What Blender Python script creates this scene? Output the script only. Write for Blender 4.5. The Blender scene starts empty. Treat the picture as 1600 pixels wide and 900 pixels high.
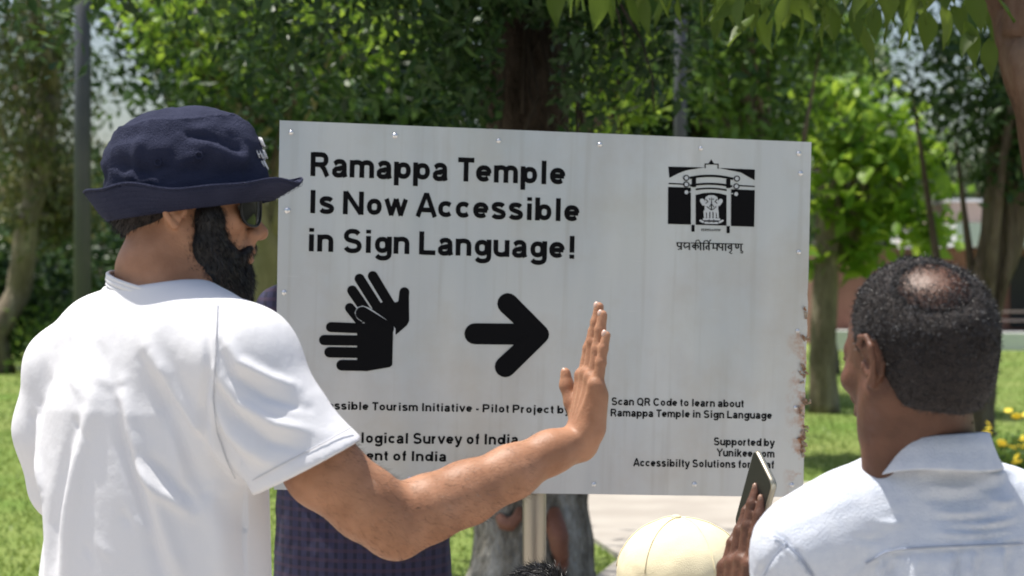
import bpy, math, random
import numpy as np
from mathutils import Vector, Matrix

rng = np.random.default_rng(7)
random.seed(7)
scene = bpy.context.scene
COL = scene.collection

# ------------------------------------------------------------------ camera
CAMZ = 1.5
cam_d = bpy.data.cameras.new('camera')
cam_d.lens = 60; cam_d.sensor_width = 36
cam_d.clip_start = 0.05; cam_d.clip_end = 1500
cam_d.dof.use_dof = True; cam_d.dof.focus_distance = 3.0; cam_d.dof.aperture_fstop = 5.6
cam = bpy.data.objects.new('camera', cam_d); COL.objects.link(cam)
cam.location = (0, 0, CAMZ); cam.rotation_euler = (math.radians(90), 0, 0)
scene.camera = cam

# ------------------------------------------------------------------ light
TO_SUN = Vector((-0.27, 0.12, 0.95)).normalized()
elev = math.asin(TO_SUN.z); az = math.atan2(TO_SUN.x, TO_SUN.y)
world = bpy.data.worlds.new('World'); scene.world = world; world.use_nodes = True
wn = world.node_tree; wn.nodes.clear()
sky = wn.nodes.new('ShaderNodeTexSky'); sky.sky_type = 'NISHITA'; sky.sun_disc = False
sky.sun_elevation = elev; sky.sun_rotation = az
sky.dust_density = 3.5; sky.air_density = 1.2; sky.ozone_density = 1.0
bg = wn.nodes.new('ShaderNodeBackground'); bg.inputs['Strength'].default_value = 0.105
wo = wn.nodes.new('ShaderNodeOutputWorld')
wn.links.new(sky.outputs[0], bg.inputs[0]); wn.links.new(bg.outputs[0], wo.inputs[0])
sun_d = bpy.data.lights.new('sun', 'SUN'); sun_d.energy = 4.8; sun_d.angle = math.radians(0.6)
sun_d.color = (1.0, 0.95, 0.87)
sun = bpy.data.objects.new('sun', sun_d); COL.objects.link(sun)
sun.rotation_euler = (-TO_SUN).to_track_quat('-Z', 'Y').to_euler(); sun.location = (0, 0, 12)
scene.view_settings.view_transform = 'Standard'; scene.view_settings.look = 'None'
scene.view_settings.gamma = 1.0; scene.view_settings.use_curve_mapping = False
scene.view_settings.exposure = 0.45
scene.cycles.max_bounces = 6; scene.cycles.transparent_max_bounces = 6
scene.cycles.diffuse_bounces = 3; scene.cycles.glossy_bounces = 3; scene.cycles.transmission_bounces = 3

# ------------------------------------------------------------------ helpers
F = 60 / 36 * 1600
def P(px, py, Y):
    """a point seen at (px, py) of the photograph, Y metres away from the lens plane"""
    return np.array([(px - 800) * Y / F, Y, CAMZ - (py - 450) * Y / F])

def tag(o, label=None, cat=None, group=None, kind=None):
    if label: o['label'] = label
    if cat: o['category'] = cat
    if group: o['group'] = group
    if kind: o['kind'] = kind
    return o

def empty(name, loc, label, cat, group=None):
    o = bpy.data.objects.new(name, None); COL.objects.link(o); o.location = tuple(loc)
    o.empty_display_size = 0.1
    return tag(o, label, cat, group)

def mesh_obj(name, V, Fa, mat, parent=None, smooth=True, mats=None, midx=None, origin=None):
    """V in world coordinates; when parented the mesh is stored relative to the parent's place"""
    V = np.asarray(V, dtype=np.float64)
    off = np.zeros(3)
    p = parent
    while p is not None:
        off = off + np.array(p.location); p = p.parent
    loc = np.zeros(3) if origin is None else np.asarray(origin) - off
    V = V - off - loc
    me = bpy.data.meshes.new(name)
    if isinstance(Fa, np.ndarray):
        nv = Fa.shape[1]
        me.vertices.add(len(V)); me.vertices.foreach_set('co', V.astype(np.float32).ravel())
        me.loops.add(Fa.size); me.loops.foreach_set('vertex_index', Fa.astype(np.int32).ravel())
        me.polygons.add(len(Fa))
        me.polygons.foreach_set('loop_start', np.arange(0, Fa.size, nv, dtype=np.int32))
        me.polygons.foreach_set('loop_total', np.full(len(Fa), nv, dtype=np.int32))
        me.update(calc_edges=True)
    else:
        me.from_pydata([tuple(v) for v in V], [], [tuple(int(i) for i in f) for f in Fa]); me.update()
    if smooth: me.polygons.foreach_set('use_smooth', np.ones(len(me.polygons), dtype=bool))
    for m in (mats or [mat]): me.materials.append(m)
    if midx is not None: me.polygons.foreach_set('material_index', np.asarray(midx, dtype=np.int32))
    me.validate(clean_customdata=False)
    o = bpy.data.objects.new(name, me); COL.objects.link(o)
    o.location = tuple(loc)
    if parent is not None: o.parent = parent
    return o

def color_attr(o, vals, name='tint'):
    a = o.data.attributes.new(name, 'FLOAT', 'POINT')
    a.data.foreach_set('value', np.asarray(vals, dtype=np.float32))

class MB:
    """collects simple solids into one mesh"""
    def __init__(s): s.v = []; s.f = []; s.n = 0
    def add(s, V, Fs):
        s.v.append(np.asarray(V, float)); s.f += [tuple(i + s.n for i in f) for f in Fs]; s.n += len(V)
    def box(s, c, d, R=None):
        c = np.array(c, float); d = np.array(d, float) / 2
        q = np.array([[x, y, z] for x in (-1, 1) for y in (-1, 1) for z in (-1, 1)]) * d
        if R is not None: q = q @ np.array(R).T
        s.add(q + c, [(0, 1, 3, 2), (4, 6, 7, 5), (0, 4, 5, 1), (2, 3, 7, 6), (0, 2, 6, 4), (1, 5, 7, 3)])
    def tube(s, pts, rad, n=10, cap=True):
        pts = np.array(pts, float); m = len(pts)
        rad = np.full(m, rad) if np.isscalar(rad) else np.array(rad, float)
        t = np.gradient(pts, axis=0); t /= np.linalg.norm(t, axis=1)[:, None] + 1e-12
        ref = np.array([0, 0, 1.0]) if abs(t[0][2]) < .9 else np.array([0, 1.0, 0])
        V = []
        u = np.cross(t[0], ref); u /= np.linalg.norm(u)
        for i in range(m):
            u = u - t[i] * np.dot(u, t[i]); u /= np.linalg.norm(u) + 1e-12
            w = np.cross(t[i], u)
            for k in range(n):
                a = 2 * math.pi * k / n
                V.append(pts[i] + rad[i] * (math.cos(a) * u + math.sin(a) * w))
        Fs = [(i * n + k, i * n + (k + 1) % n, (i + 1) * n + (k + 1) % n, (i + 1) * n + k) for i in range(m - 1) for k in range(n)]
        if cap: Fs += [tuple(range(n))[::-1], tuple((m - 1) * n + k for k in range(n))]
        s.add(V, Fs)
    def ball(s, c, r, n=8, m=6):
        r = np.array([r, r, r] if np.isscalar(r) else r)
        V = [[0, 0, 1]] + [[math.sin(math.pi * i / m) * math.cos(2 * math.pi * k / n), math.sin(math.pi * i / m) * math.sin(2 * math.pi * k / n), math.cos(math.pi * i / m)] for i in range(1, m) for k in range(n)] + [[0, 0, -1]]
        Fs = [(0, 1 + k, 1 + (k + 1) % n) for k in range(n)]
        for i in range(m - 2):
            Fs += [(1 + i * n + k, 1 + (i + 1) * n + k, 1 + (i + 1) * n + (k + 1) % n, 1 + i * n + (k + 1) % n) for k in range(n)]
        e = 1 + (m - 1) * n; b = 1 + (m - 2) * n
        Fs += [(b + k, e, b + (k + 1) % n) for k in range(n)]
        s.add(np.array(V) * r + np.array(c), Fs)
    def build(s, name, mat, parent=None, smooth=False, origin=None):
        return mesh_obj(name, np.vstack(s.v), s.f, mat, parent, smooth, origin=origin)

def wnoise(Pt, scale, seed=0, octaves=3):
    """smooth pseudo noise, about -1..1, from warped sines"""
    r = np.random.default_rng(seed); out = np.zeros(len(Pt)); amp = 1; tot = 0
    for o in range(octaves):
        acc = np.zeros(len(Pt))
        for _ in range(4):
            k = r.normal(size=3); k /= np.linalg.norm(k); k2 = r.normal(size=3); k2 /= np.linalg.norm(k2)
            ph, ph2 = r.random(2) * 6.28
            acc += np.sin((Pt @ k) * scale + ph + 1.5 * np.sin((Pt @ k2) * scale * .7 + ph2))
        out += amp * acc / 2.2; tot += amp; amp *= .5; scale *= 2.1
    return out / tot

# ------------------------------------------------------------------ materials
def mat(name, col, rough=.6, metal=0, var=0, vscale=8, col2=None, bump=0, bscale=60, spec=.5, sub=0, subc=None, coord='Object', detail=4, sheen=0):
    m = bpy.data.materials.new(name); m.use_nodes = True; nt = m.node_tree; b = nt.nodes['Principled BSDF']
    b.inputs['Base Color'].default_value = (*col, 1); b.inputs['Roughness'].default_value = rough
    b.inputs['Metallic'].default_value = metal; b.inputs['Specular IOR Level'].default_value = spec
    if sub:
        b.inputs['Subsurface Weight'].default_value = sub; b.inputs['Subsurface Radius'].default_value = subc or (1, .3, .15)
        b.inputs['Subsurface Scale'].default_value = .006
    if sheen: b.inputs['Sheen Weight'].default_value = sheen
    tc = nt.nodes.new('ShaderNodeTexCoord')
    if col2 is not None:
        n = nt.nodes.new('ShaderNodeTexNoise'); n.inputs['Scale'].default_value = vscale; n.inputs['Detail'].default_value = detail
        nt.links.new(tc.outputs[coord], n.inputs['Vector'])
        r = nt.nodes.new('ShaderNodeValToRGB'); r.color_ramp.elements[0].color = (*col, 1); r.color_ramp.elements[1].color = (*col2, 1)
        r.color_ramp.elements[0].position = .35; r.color_ramp.elements[1].position = .68
        nt.links.new(n.outputs[0], r.inputs[0]); nt.links.new(r.outputs[0], b.inputs['Base Color'])
    if bump:
        n2 = nt.nodes.new('ShaderNodeTexNoise'); n2.inputs['Scale'].default_value = bscale; n2.inputs['Detail'].default_value = 5
        nt.links.new(tc.outputs[coord], n2.inputs['Vector'])
        bp = nt.nodes.new('ShaderNodeBump'); bp.inputs['Strength'].default_value = bump; bp.inputs['Distance'].default_value = .01
        nt.links.new(n2.outputs[0], bp.inputs['Height']); nt.links.new(bp.outputs[0], b.inputs['Normal'])
    return m

def leaf_mat(name, c_dark, c_light, trans=.4, rough=.45):
    m = bpy.data.materials.new(name); m.use_nodes = True; nt = m.node_tree; b = nt.nodes['Principled BSDF']
    out = nt.nodes['Material Output']
    a = nt.nodes.new('ShaderNodeAttribute'); a.attribute_name = 'tint'
    r = nt.nodes.new('ShaderNodeValToRGB'); r.color_ramp.elements[0].color = (*c_dark, 1); r.color_ramp.elements[1].color = (*c_light, 1)
    nt.links.new(a.outputs['Fac'], r.inputs[0]); nt.links.new(r.outputs[0], b.inputs['Base Color'])
    b.inputs['Roughness'].default_value = rough; b.inputs['Specular IOR Level'].default_value = .35
    t = nt.nodes.new('ShaderNodeBsdfTranslucent')
    hs = nt.nodes.new('ShaderNodeHueSaturation'); hs.inputs['Value'].default_value = 1.5; hs.inputs['Hue'].default_value = .475
    nt.links.new(r.outputs[0], hs.inputs['Color']); nt.links.new(hs.outputs[0], t.inputs[0])
    mx = nt.nodes.new('ShaderNodeMixShader'); mx.inputs[0].default_value = trans
    nt.links.new(b.outputs[0], mx.inputs[1]); nt.links.new(t.outputs[0], mx.inputs[2]); nt.links.new(mx.outputs[0], out.inputs[0])
    return m

def bark_mat(name, c1, c2, c3, scale=6, stretch=.25, bump=.8, dist=.03):
    m = bpy.data.materials.new(name); m.use_nodes = True; nt = m.node_tree; b = nt.nodes['Principled BSDF']
    b.inputs['Roughness'].default_value = .9; b.inputs['Specular IOR Level'].default_value = .2
    tc = nt.nodes.new('ShaderNodeTexCoord'); mp = nt.nodes.new('ShaderNodeMapping'); mp.inputs['Scale'].default_value = (1, 1, stretch)
    nt.links.new(tc.outputs['Object'], mp.inputs[0])
    n = nt.nodes.new('ShaderNodeTexNoise'); n.inputs['Scale'].default_value = scale; n.inputs['Detail'].default_value = 8; n.inputs['Roughness'].default_value = .7
    nt.links.new(mp.outputs[0], n.inputs['Vector'])
    r = nt.nodes.new('ShaderNodeValToRGB'); e = r.color_ramp.elements; e[0].color = (*c1, 1); e[0].position = .36; e[1].color = (*c3, 1); e[1].position = .66
    k = e.new(.5); k.color = (*c2, 1)
    nt.links.new(n.outputs[0], r.inputs[0]); nt.links.new(r.outputs[0], b.inputs['Base Color'])
    v = nt.nodes.new('ShaderNodeTexVoronoi'); v.inputs['Scale'].default_value = scale * 3; v.feature = 'DISTANCE_TO_EDGE'
    nt.links.new(mp.outputs[0], v.inputs['Vector'])
    ad = nt.nodes.new('ShaderNodeMath'); ad.operation = 'ADD'; nt.links.new(n.outputs[0], ad.inputs[0]); nt.links.new(v.outputs[0], ad.inputs[1])
    bp = nt.nodes.new('ShaderNodeBump'); bp.inputs['Strength'].default_value = bump; bp.inputs['Distance'].default_value = dist
    nt.links.new(ad.outputs[0], bp.inputs['Height']); nt.links.new(bp.outputs[0], b.inputs['Normal'])
    return m

M = {}
def skin(name, c, c2, spec=.4):
    m = mat(name, c, rough=.5, col2=c2, vscale=22, bump=.12, bscale=260, spec=spec, sub=.12, subc=(1, .35, .2))
    return m
M['skin_fair'] = skin('brown_skin', (.315, .155, .088), (.43, .225, .135), .3)
M['skin_deep'] = skin('deep_brown_skin', (.092, .040, .024), (.135, .060, .036))
M['skin_mid'] = skin('mid_brown_skin', (.20, .09, .05), (.26, .12, .07))
M['tee'] = mat('white_cotton', (.75, .755, .79), rough=1, bump=.12, bscale=45, spec=.04)
M['linen'] = mat('pale_blue_linen', (.60, .645, .74), rough=1, col2=(.67, .71, .79), vscale=60, bump=.3, bscale=420, spec=.15)
M['thread'] = mat('grey_blue_thread', (.34, .38, .48), rough=.9)
M['hat'] = mat('navy_twill', (.024, .028, .056), rough=.9, col2=(.037, .042, .078), vscale=14, bump=.5, bscale=420, spec=.12)
M['white_thread'] = mat('white_embroidery', (.8, .8, .82), rough=.7)
M['beard'] = mat('black_hair', (.012, .010, .011), rough=.5, spec=.4)
M['hair'] = mat('dark_hair', (.012, .011, .012), rough=.42, spec=.5)
M['hair_grey'] = mat('grey_hair', (.085, .088, .10), rough=.6, spec=.3)
M['stubble'] = mat('close_cropped_hair', (.016, .012, .012), rough=.7, col2=(.035, .026, .024), vscale=160, bump=.8, bscale=500)
M['glass'] = mat('dark_lens', (.008, .010, .012), rough=.08, spec=.35)
M['frame'] = mat('black_frame', (.012, .012, .013), rough=.45, spec=.3)
M['eye'] = mat('eye_white', (.42, .40, .38), rough=.2)
M['trouser'] = mat('dark_denim', (.03, .04, .07), rough=.9, col2=(.05, .06, .1), vscale=30)
M['khaki'] = mat('khaki_cloth', (.26, .21, .14), rough=.9)
M['shoe'] = mat('dark_leather', (.04, .03, .025), rough=.5)
M['cream'] = mat('cream_cotton', (.80, .72, .50), rough=.9, bump=.2, bscale=500, spec=.1)
M['redcloth'] = mat('faded_red_cotton', (.36, .09, .08), rough=.9)
M['bluecloth'] = mat('teal_cotton', (.06, .16, .20), rough=.9)
M['phone'] = mat('phone_glass', (.012, .012, .012), rough=.45, spec=.25)
M['phone_edge'] = mat('champagne_phone_edge', (.45, .42, .33), rough=.32, metal=.8)
M['print'] = mat('black_print', (.006, .006, .007), rough=.85, spec=.12)
M['lamp_post'] = mat('grey_paint_metal', (.055, .062, .075), rough=.5, col2=(.075, .08, .09), vscale=5)
M['rivet'] = mat('rivet_metal', (.75, .76, .78), rough=.28, metal=.9)
M['wood'] = mat('bare_red_wood', (.20, .075, .042), rough=.6, col2=(.32, .14, .08), vscale=9, bump=.5, bscale=30)
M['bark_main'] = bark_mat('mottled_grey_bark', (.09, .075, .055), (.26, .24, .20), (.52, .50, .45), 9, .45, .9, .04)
M['bark_pale'] = bark_mat('pale_brown_bark', (.12, .10, .07), (.22, .18, .13), (.34, .30, .22), 5, .3, .7)
def shade_upper(m, lo, hi, tint):
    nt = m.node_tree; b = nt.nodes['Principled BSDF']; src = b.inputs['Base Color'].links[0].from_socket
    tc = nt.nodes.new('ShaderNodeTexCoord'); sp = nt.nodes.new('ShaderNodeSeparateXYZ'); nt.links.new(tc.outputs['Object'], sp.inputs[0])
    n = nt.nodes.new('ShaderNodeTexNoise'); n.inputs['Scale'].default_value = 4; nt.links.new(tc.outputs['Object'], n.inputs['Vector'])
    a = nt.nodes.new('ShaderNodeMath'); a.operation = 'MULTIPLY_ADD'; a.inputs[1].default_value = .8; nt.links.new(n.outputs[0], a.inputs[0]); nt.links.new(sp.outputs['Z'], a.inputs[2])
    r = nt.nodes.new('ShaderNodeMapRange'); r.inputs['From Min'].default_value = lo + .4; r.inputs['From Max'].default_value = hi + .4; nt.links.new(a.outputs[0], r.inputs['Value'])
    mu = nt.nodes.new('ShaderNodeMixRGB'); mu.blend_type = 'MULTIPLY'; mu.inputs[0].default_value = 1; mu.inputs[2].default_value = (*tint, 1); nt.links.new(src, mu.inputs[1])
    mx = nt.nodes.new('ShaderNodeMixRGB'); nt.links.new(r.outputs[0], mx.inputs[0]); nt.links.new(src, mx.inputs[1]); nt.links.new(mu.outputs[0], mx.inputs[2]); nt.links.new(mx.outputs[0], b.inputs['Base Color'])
shade_upper(M['bark_main'], .9, 1.6, (.17, .135, .115))  # shade under the crown painted into the bark colour of the upper trunk
M['bark_brown'] = bark_mat('brown_bark', (.07, .055, .04), (.13, .10, .08), (.20, .165, .13), 5, .3, .8)
M['bark_red'] = bark_mat('reddish_bark', (.085, .052, .036), (.15, .088, .060), (.22, .15, .11), 6, .35, .8)
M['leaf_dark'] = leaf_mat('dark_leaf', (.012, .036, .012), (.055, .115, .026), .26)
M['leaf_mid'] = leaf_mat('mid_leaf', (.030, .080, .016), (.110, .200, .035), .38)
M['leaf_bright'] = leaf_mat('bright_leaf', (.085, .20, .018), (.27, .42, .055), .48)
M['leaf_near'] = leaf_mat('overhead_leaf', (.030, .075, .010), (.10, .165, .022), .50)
M['leaf_grey'] = leaf_mat('grey_green_leaf', (.070, .110, .060), (.180, .23, .135), .35)
M['leaf_far'] = leaf_mat('far_leaf', (.025, .055, .022), (.085, .13, .055), .25)
M['leaf_olive'] = leaf_mat('olive_leaf', (.055, .075, .025), (.15, .16, .06), .35)
M['petal'] = mat('yellow_petal', (.80, .62, .03), rough=.6)

def panel_material():
    m = bpy.data.materials.new('galvanised_sheet'); m.use_nodes = True; nt = m.node_tree; b = nt.nodes['Principled BSDF']
    b.inputs['Metallic'].default_value = .72
    tc = nt.nodes.new('ShaderNodeTexCoord')
    mp = nt.nodes.new('ShaderNodeMapping'); mp.inputs['Scale'].default_value = (5, 5, .8); nt.links.new(tc.outputs['Object'], mp.inputs[0])
    n = nt.nodes.new('ShaderNodeTexNoise'); n.inputs['Scale'].default_value = 1.1; n.inputs['Detail'].default_value = 8; nt.links.new(mp.outputs[0], n.inputs['Vector'])
    r = nt.nodes.new('ShaderNodeValToRGB'); r.color_ramp.elements[0].color = (.55, .575, .60, 1); r.color_ramp.elements[1].color = (.68, .69, .70, 1)
    r.color_ramp.elements[0].position = .3; r.color_ramp.elements[1].position = .7
    nt.links.new(n.outputs[0], r.inputs[0])
    # rust: patches along the right hand edge (object x is along the sheet)
    sep = nt.nodes.new('ShaderNodeSeparateXYZ'); nt.links.new(tc.outputs['Object'], sep.inputs[0])
    mr = nt.nodes.new('ShaderNodeMapRange'); mr.inputs['From Min'].default_value = .556; mr.inputs['From Max'].default_value = .602
    nt.links.new(sep.outputs['X'], mr.inputs['Value'])
    mz = nt.nodes.new('ShaderNodeMapRange'); mz.inputs['From Min'].default_value = .08; mz.inputs['From Max'].default_value = -.02
    nt.links.new(sep.outputs['Z'], mz.inputs['Value'])
    n2 = nt.nodes.new('ShaderNodeTexNoise'); n2.inputs['Scale'].default_value = 11; n2.inputs['Detail'].default_value = 7; n2.inputs['Roughness'].default_value = .7
    nt.links.new(tc.outputs['Object'], n2.inputs['Vector'])
    r2 = nt.nodes.new('ShaderNodeValToRGB'); r2.color_ramp.elements[0].position = .50; r2.color_ramp.elements[1].position = .62
    nt.links.new(n2.outputs[0], r2.inputs[0])
    mu = nt.nodes.new('ShaderNodeMath'); mu.operation = 'MULTIPLY'; nt.links.new(mr.outputs[0], mu.inputs[0]); nt.links.new(r2.outputs[0], mu.inputs[1])
    mu2 = nt.nodes.new('ShaderNodeMath'); mu2.operation = 'MULTIPLY'; nt.links.new(mu.outputs[0], mu2.inputs[0]); nt.links.new(mz.outputs[0], mu2.inputs[1])
    nd = nt.nodes.new('ShaderNodeTexNoise'); nd.inputs['Scale'].default_value = 2.6; nd.inputs['Detail'].default_value = 9; nd.inputs['Roughness'].default_value = .65; nt.links.new(tc.outputs['Object'], nd.inputs['Vector'])
    rd = nt.nodes.new('ShaderNodeMapRange'); rd.inputs['From Min'].default_value = .48; rd.inputs['From Max'].default_value = .75; rd.inputs['To Max'].default_value = .55; nt.links.new(nd.outputs[0], rd.inputs['Value'])
    md = nt.nodes.new('ShaderNodeMixRGB'); md.inputs[2].default_value = (.50, .44, .37, 1); nt.links.new(rd.outputs[0], md.inputs[0]); nt.links.new(r.outputs[0], md.inputs[1])
    mx = nt.nodes.new('ShaderNodeMixRGB'); mx.inputs[2].default_value = (.42, .17, .06, 1)
    nt.links.new(mu2.outputs[0], mx.inputs[0]); nt.links.new(md.outputs[0], mx.inputs[1]); nt.links.new(mx.outputs[0], b.inputs['Base Color'])
    # runs of dust down the sheet and fine scratches
    ms = nt.nodes.new('ShaderNodeMapping'); ms.inputs['Scale'].default_value = (26, 26, 1.1); nt.links.new(tc.outputs['Object'], ms.inputs[0])
    ns = nt.nodes.new('ShaderNodeTexNoise'); ns.inputs['Scale'].default_value = 1.5; ns.inputs['Detail'].default_value = 6; nt.links.new(ms.outputs[0], ns.inputs['Vector'])
    rs = nt.nodes.new('ShaderNodeMapRange'); rs.inputs['From Min'].default_value = .56; rs.inputs['From Max'].default_value = .80; rs.inputs['To Max'].default_value = .5; nt.links.new(ns.outputs[0], rs.inputs['Value'])
    m3 = nt.nodes.new('ShaderNodeMixRGB'); m3.inputs[2].default_value = (.47, .46, .44, 1); nt.links.new(rs.outputs[0], m3.inputs[0]); nt.links.new(mx.outputs[0], m3.inputs[1])
    mq = nt.nodes.new('ShaderNodeMapping'); mq.inputs['Scale'].default_value = (3, 3, 55); mq.inputs['Rotation'].default_value = (0, .5, 0); nt.links.new(tc.outputs['Object'], mq.inputs[0])
    nq = nt.nodes.new('ShaderNodeTexNoise'); nq.inputs['Scale'].default_value = 2.2; nq.inputs['Detail'].default_value = 3; nt.links.new(mq.outputs[0], nq.inputs['Vector'])
    rq = nt.nodes.new('ShaderNodeMapRange'); rq.inputs['From Min'].default_value = .70; rq.inputs['From Max'].default_value = .76; rq.inputs['To Max'].default_value = .35; nt.links.new(nq.outputs[0], rq.inputs['Value'])
    m4 = nt.nodes.new('ShaderNodeMixRGB'); m4.inputs[2].default_value = (.80, .80, .80, 1); nt.links.new(rq.outputs[0], m4.inputs[0]); nt.links.new(m3.outputs[0], m4.inputs[1]); nt.links.new(m4.outputs[0], b.inputs['Base Color'])
    # fine wear: smudges in the gloss, slight dents
    n3 = nt.nodes.new('ShaderNodeTexNoise'); n3.inputs['Scale'].default_value = 7; n3.inputs['Detail'].default_value = 8; nt.links.new(tc.outputs['Object'], n3.inputs['Vector'])
    rr = nt.nodes.new('ShaderNodeMapRange'); rr.inputs['To Min'].default_value = .30; rr.inputs['To Max'].default_value = .52
    nt.links.new(n3.outputs[0], rr.inputs['Value']); nt.links.new(rr.outputs[0], b.inputs['Roughness'])
    n4 = nt.nodes.new('ShaderNodeTexNoise'); n4.inputs['Scale'].default_value = 3.0; n4.inputs['Detail'].default_value = 2; nt.links.new(mp.outputs[0], n4.inputs['Vector'])
    bp = nt.nodes.new('ShaderNodeBump'); bp.inputs['Strength'].default_value = .35; bp.inputs['Distance'].default_value = .006
    nt.links.new(n4.outputs[0], bp.inputs['Height']); nt.links.new(bp.outputs[0], b.inputs['Normal'])
    return m
M['panel'] = panel_material()
M['steel'] = mat('stainless_tube', (.40, .365, .31), rough=.42, metal=1, bump=.05, bscale=300)
M['rust'] = mat('rust', (.28, .13, .06), rough=.9, col2=(.50, .42, .32), vscale=90)

def plaid(name, base, dark, c3, sc, yaw=0):
    m = bpy.data.materials.new(name); m.use_nodes = True; nt = m.node_tree; b = nt.nodes['Principled BSDF']; b.inputs['Roughness'].default_value = .9
    tc = nt.nodes.new('ShaderNodeTexCoord'); sp = nt.nodes.new('ShaderNodeSeparateXYZ'); nt.links.new(tc.outputs['Object'], sp.inputs[0])
    facs = []
    for ax in ('X', 'Z'):
        s = nt.nodes.new('ShaderNodeMath'); s.operation = 'MULTIPLY'; s.inputs[1].default_value = sc; nt.links.new(sp.outputs[ax], s.inputs[0])
        fr = nt.nodes.new('ShaderNodeMath'); fr.operation = 'FRACT'; nt.links.new(s.outputs[0], fr.inputs[0])
        g = nt.nodes.new('ShaderNodeMath'); g.operation = 'GREATER_THAN'; g.inputs[1].default_value = .62; nt.links.new(fr.outputs[0], g.inputs[0]); facs.append(g)
    mx = nt.nodes.new('ShaderNodeMixRGB'); mx.inputs[1].default_value = (*base, 1); mx.inputs[2].default_value = (*dark, 1); nt.links.new(facs[0].outputs[0], mx.inputs[0])
    mx2 = nt.nodes.new('ShaderNodeMixRGB'); mx2.inputs[2].default_value = (*c3, 1); nt.links.new(mx.outputs[0], mx2.inputs[1])
    h = nt.nodes.new('ShaderNodeMath'); h.operation = 'MULTIPLY'; h.inputs[1].default_value = .6; nt.links.new(facs[1].outputs[0], h.inputs[0]); nt.links.new(h.outputs[0], mx2.inputs[0])
    nt.links.new(mx2.outputs[0], b.inputs['Base Color']); return m
M['plaid'] = plaid('blue_check_cotton', (.026, .026, .066), (.013, .013, .036), (.052, .030, .058), 42)

# ------------------------------------------------------------------ ground and setting
def grass_material():
    m = bpy.data.materials.new('mown_grass'); m.use_nodes = True; nt = m.node_tree; b = nt.nodes['Principled BSDF']
    b.inputs['Roughness'].default_value = .9; b.inputs['Specular IOR Level'].default_value = .1
    tc = nt.nodes.new('ShaderNodeTexCoord')
    n = nt.nodes.new('ShaderNodeTexNoise'); n.inputs['Scale'].default_value = .35; n.inputs['Detail'].default_value = 10; n.inputs['Roughness'].default_value = .7
    nt.links.new(tc.outputs['Object'], n.inputs['Vector'])
    r = nt.nodes.new('ShaderNodeValToRGB'); e = r.color_ramp.elements
    e[0].color = (.095, .18, .030, 1); e[0].position = .30; e[1].color = (.24, .27, .09, 1); e[1].position = .72
    nt.links.new(n.outputs[0], r.inputs[0]); nt.links.new(r.outputs[0], b.inputs['Base Color'])
    n2 = nt.nodes.new('ShaderNodeTexNoise'); n2.inputs['Scale'].default_value = 40; n2.inputs['Detail'].default_value = 6; nt.links.new(tc.outputs['Object'], n2.inputs['Vector'])
    bp = nt.nodes.new('ShaderNodeBump'); bp.inputs['Strength'].default_value = .6; bp.inputs['Distance'].default_value = .05
    nt.links.new(n2.outputs[0], bp.inputs['Height']); nt.links.new(bp.outputs[0], b.inputs['Normal'])
    return m
M['grass'] = grass_material()
M['blade'] = leaf_mat('grass_blade', (.13, .21, .04), (.18, .26, .065), .35)
M['paving'] = mat('pale_concrete', (.33, .30, .265), rough=.9, col2=(.41, .38, .34), vscale=2.2, bump=.3, bscale=60)

tag(mesh_obj('lawn', [(-400, -200, 0), (400, -200, 0), (400, 900, 0), (-400, 900, 0)], [(0, 1, 2, 3)], M['grass'], smooth=False), kind='structure')
pave = [(-30, -20), (30, -20), (30, 7.0), (9, 9.2), (7.5, 12.9), (.2, 12.95), (-.9, 12.3), (-.2, 11.4), (.42, 10.4), (.60, 9.35), (.40, 8.6), (-.4, 7.9), (-3.5, 7.2), (-30, 6.5)]
n = len(pave)
V = [(x, y, .03) for x, y in pave] + [(x, y, -.05) for x, y in pave]
Fc = [tuple(range(n))] + [(i, i + n, (i + 1) % n + n, (i + 1) % n) for i in range(n)]
tag(mesh_obj('path', V, Fc, M['paving'], smooth=False), kind='structure')

# lawn blades: short, uncountable
nb = 60000
gy = 8.2 * (40 / 8.2) ** rng.random(nb); gx = (rng.random(nb) - .5) * gy * .75
inside = np.zeros(nb, bool)
for i in range(n):
    (xa, ya), (xb, yb) = pave[i], pave[(i + 1) % n]
    c_ = (ya > gy) != (yb > gy); inside ^= c_ & (gx < (xb - xa) * (gy - ya) / ((yb - ya) if yb != ya else 1e-9) + xa)
okm = ~inside
gx, gy = gx[okm], gy[okm]; nb = len(gx)
a = rng.random(nb) * 6.28; h = .015 + .016 * rng.random(nb) + gy * .0004; w = .004 + gy * .0004
dx, dy = np.cos(a) * w, np.sin(a) * w; lx, ly = rng.normal(size=(2, nb)) * .015
V = np.stack([np.stack([gx - dx, gy - dy, gx * 0], 1), np.stack([gx + dx, gy + dy, gx * 0], 1), np.stack([gx + lx, gy + ly, h], 1)], 1).reshape(-1, 3)
o = mesh_obj('grass', V, np.arange(nb * 3).reshape(-1, 3), M['blade'], smooth=False); color_attr(o, np.repeat(rng.random(nb), 3)); tag(o, 'short mown grass blades over the lawn', 'grass', kind='stuff')

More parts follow.
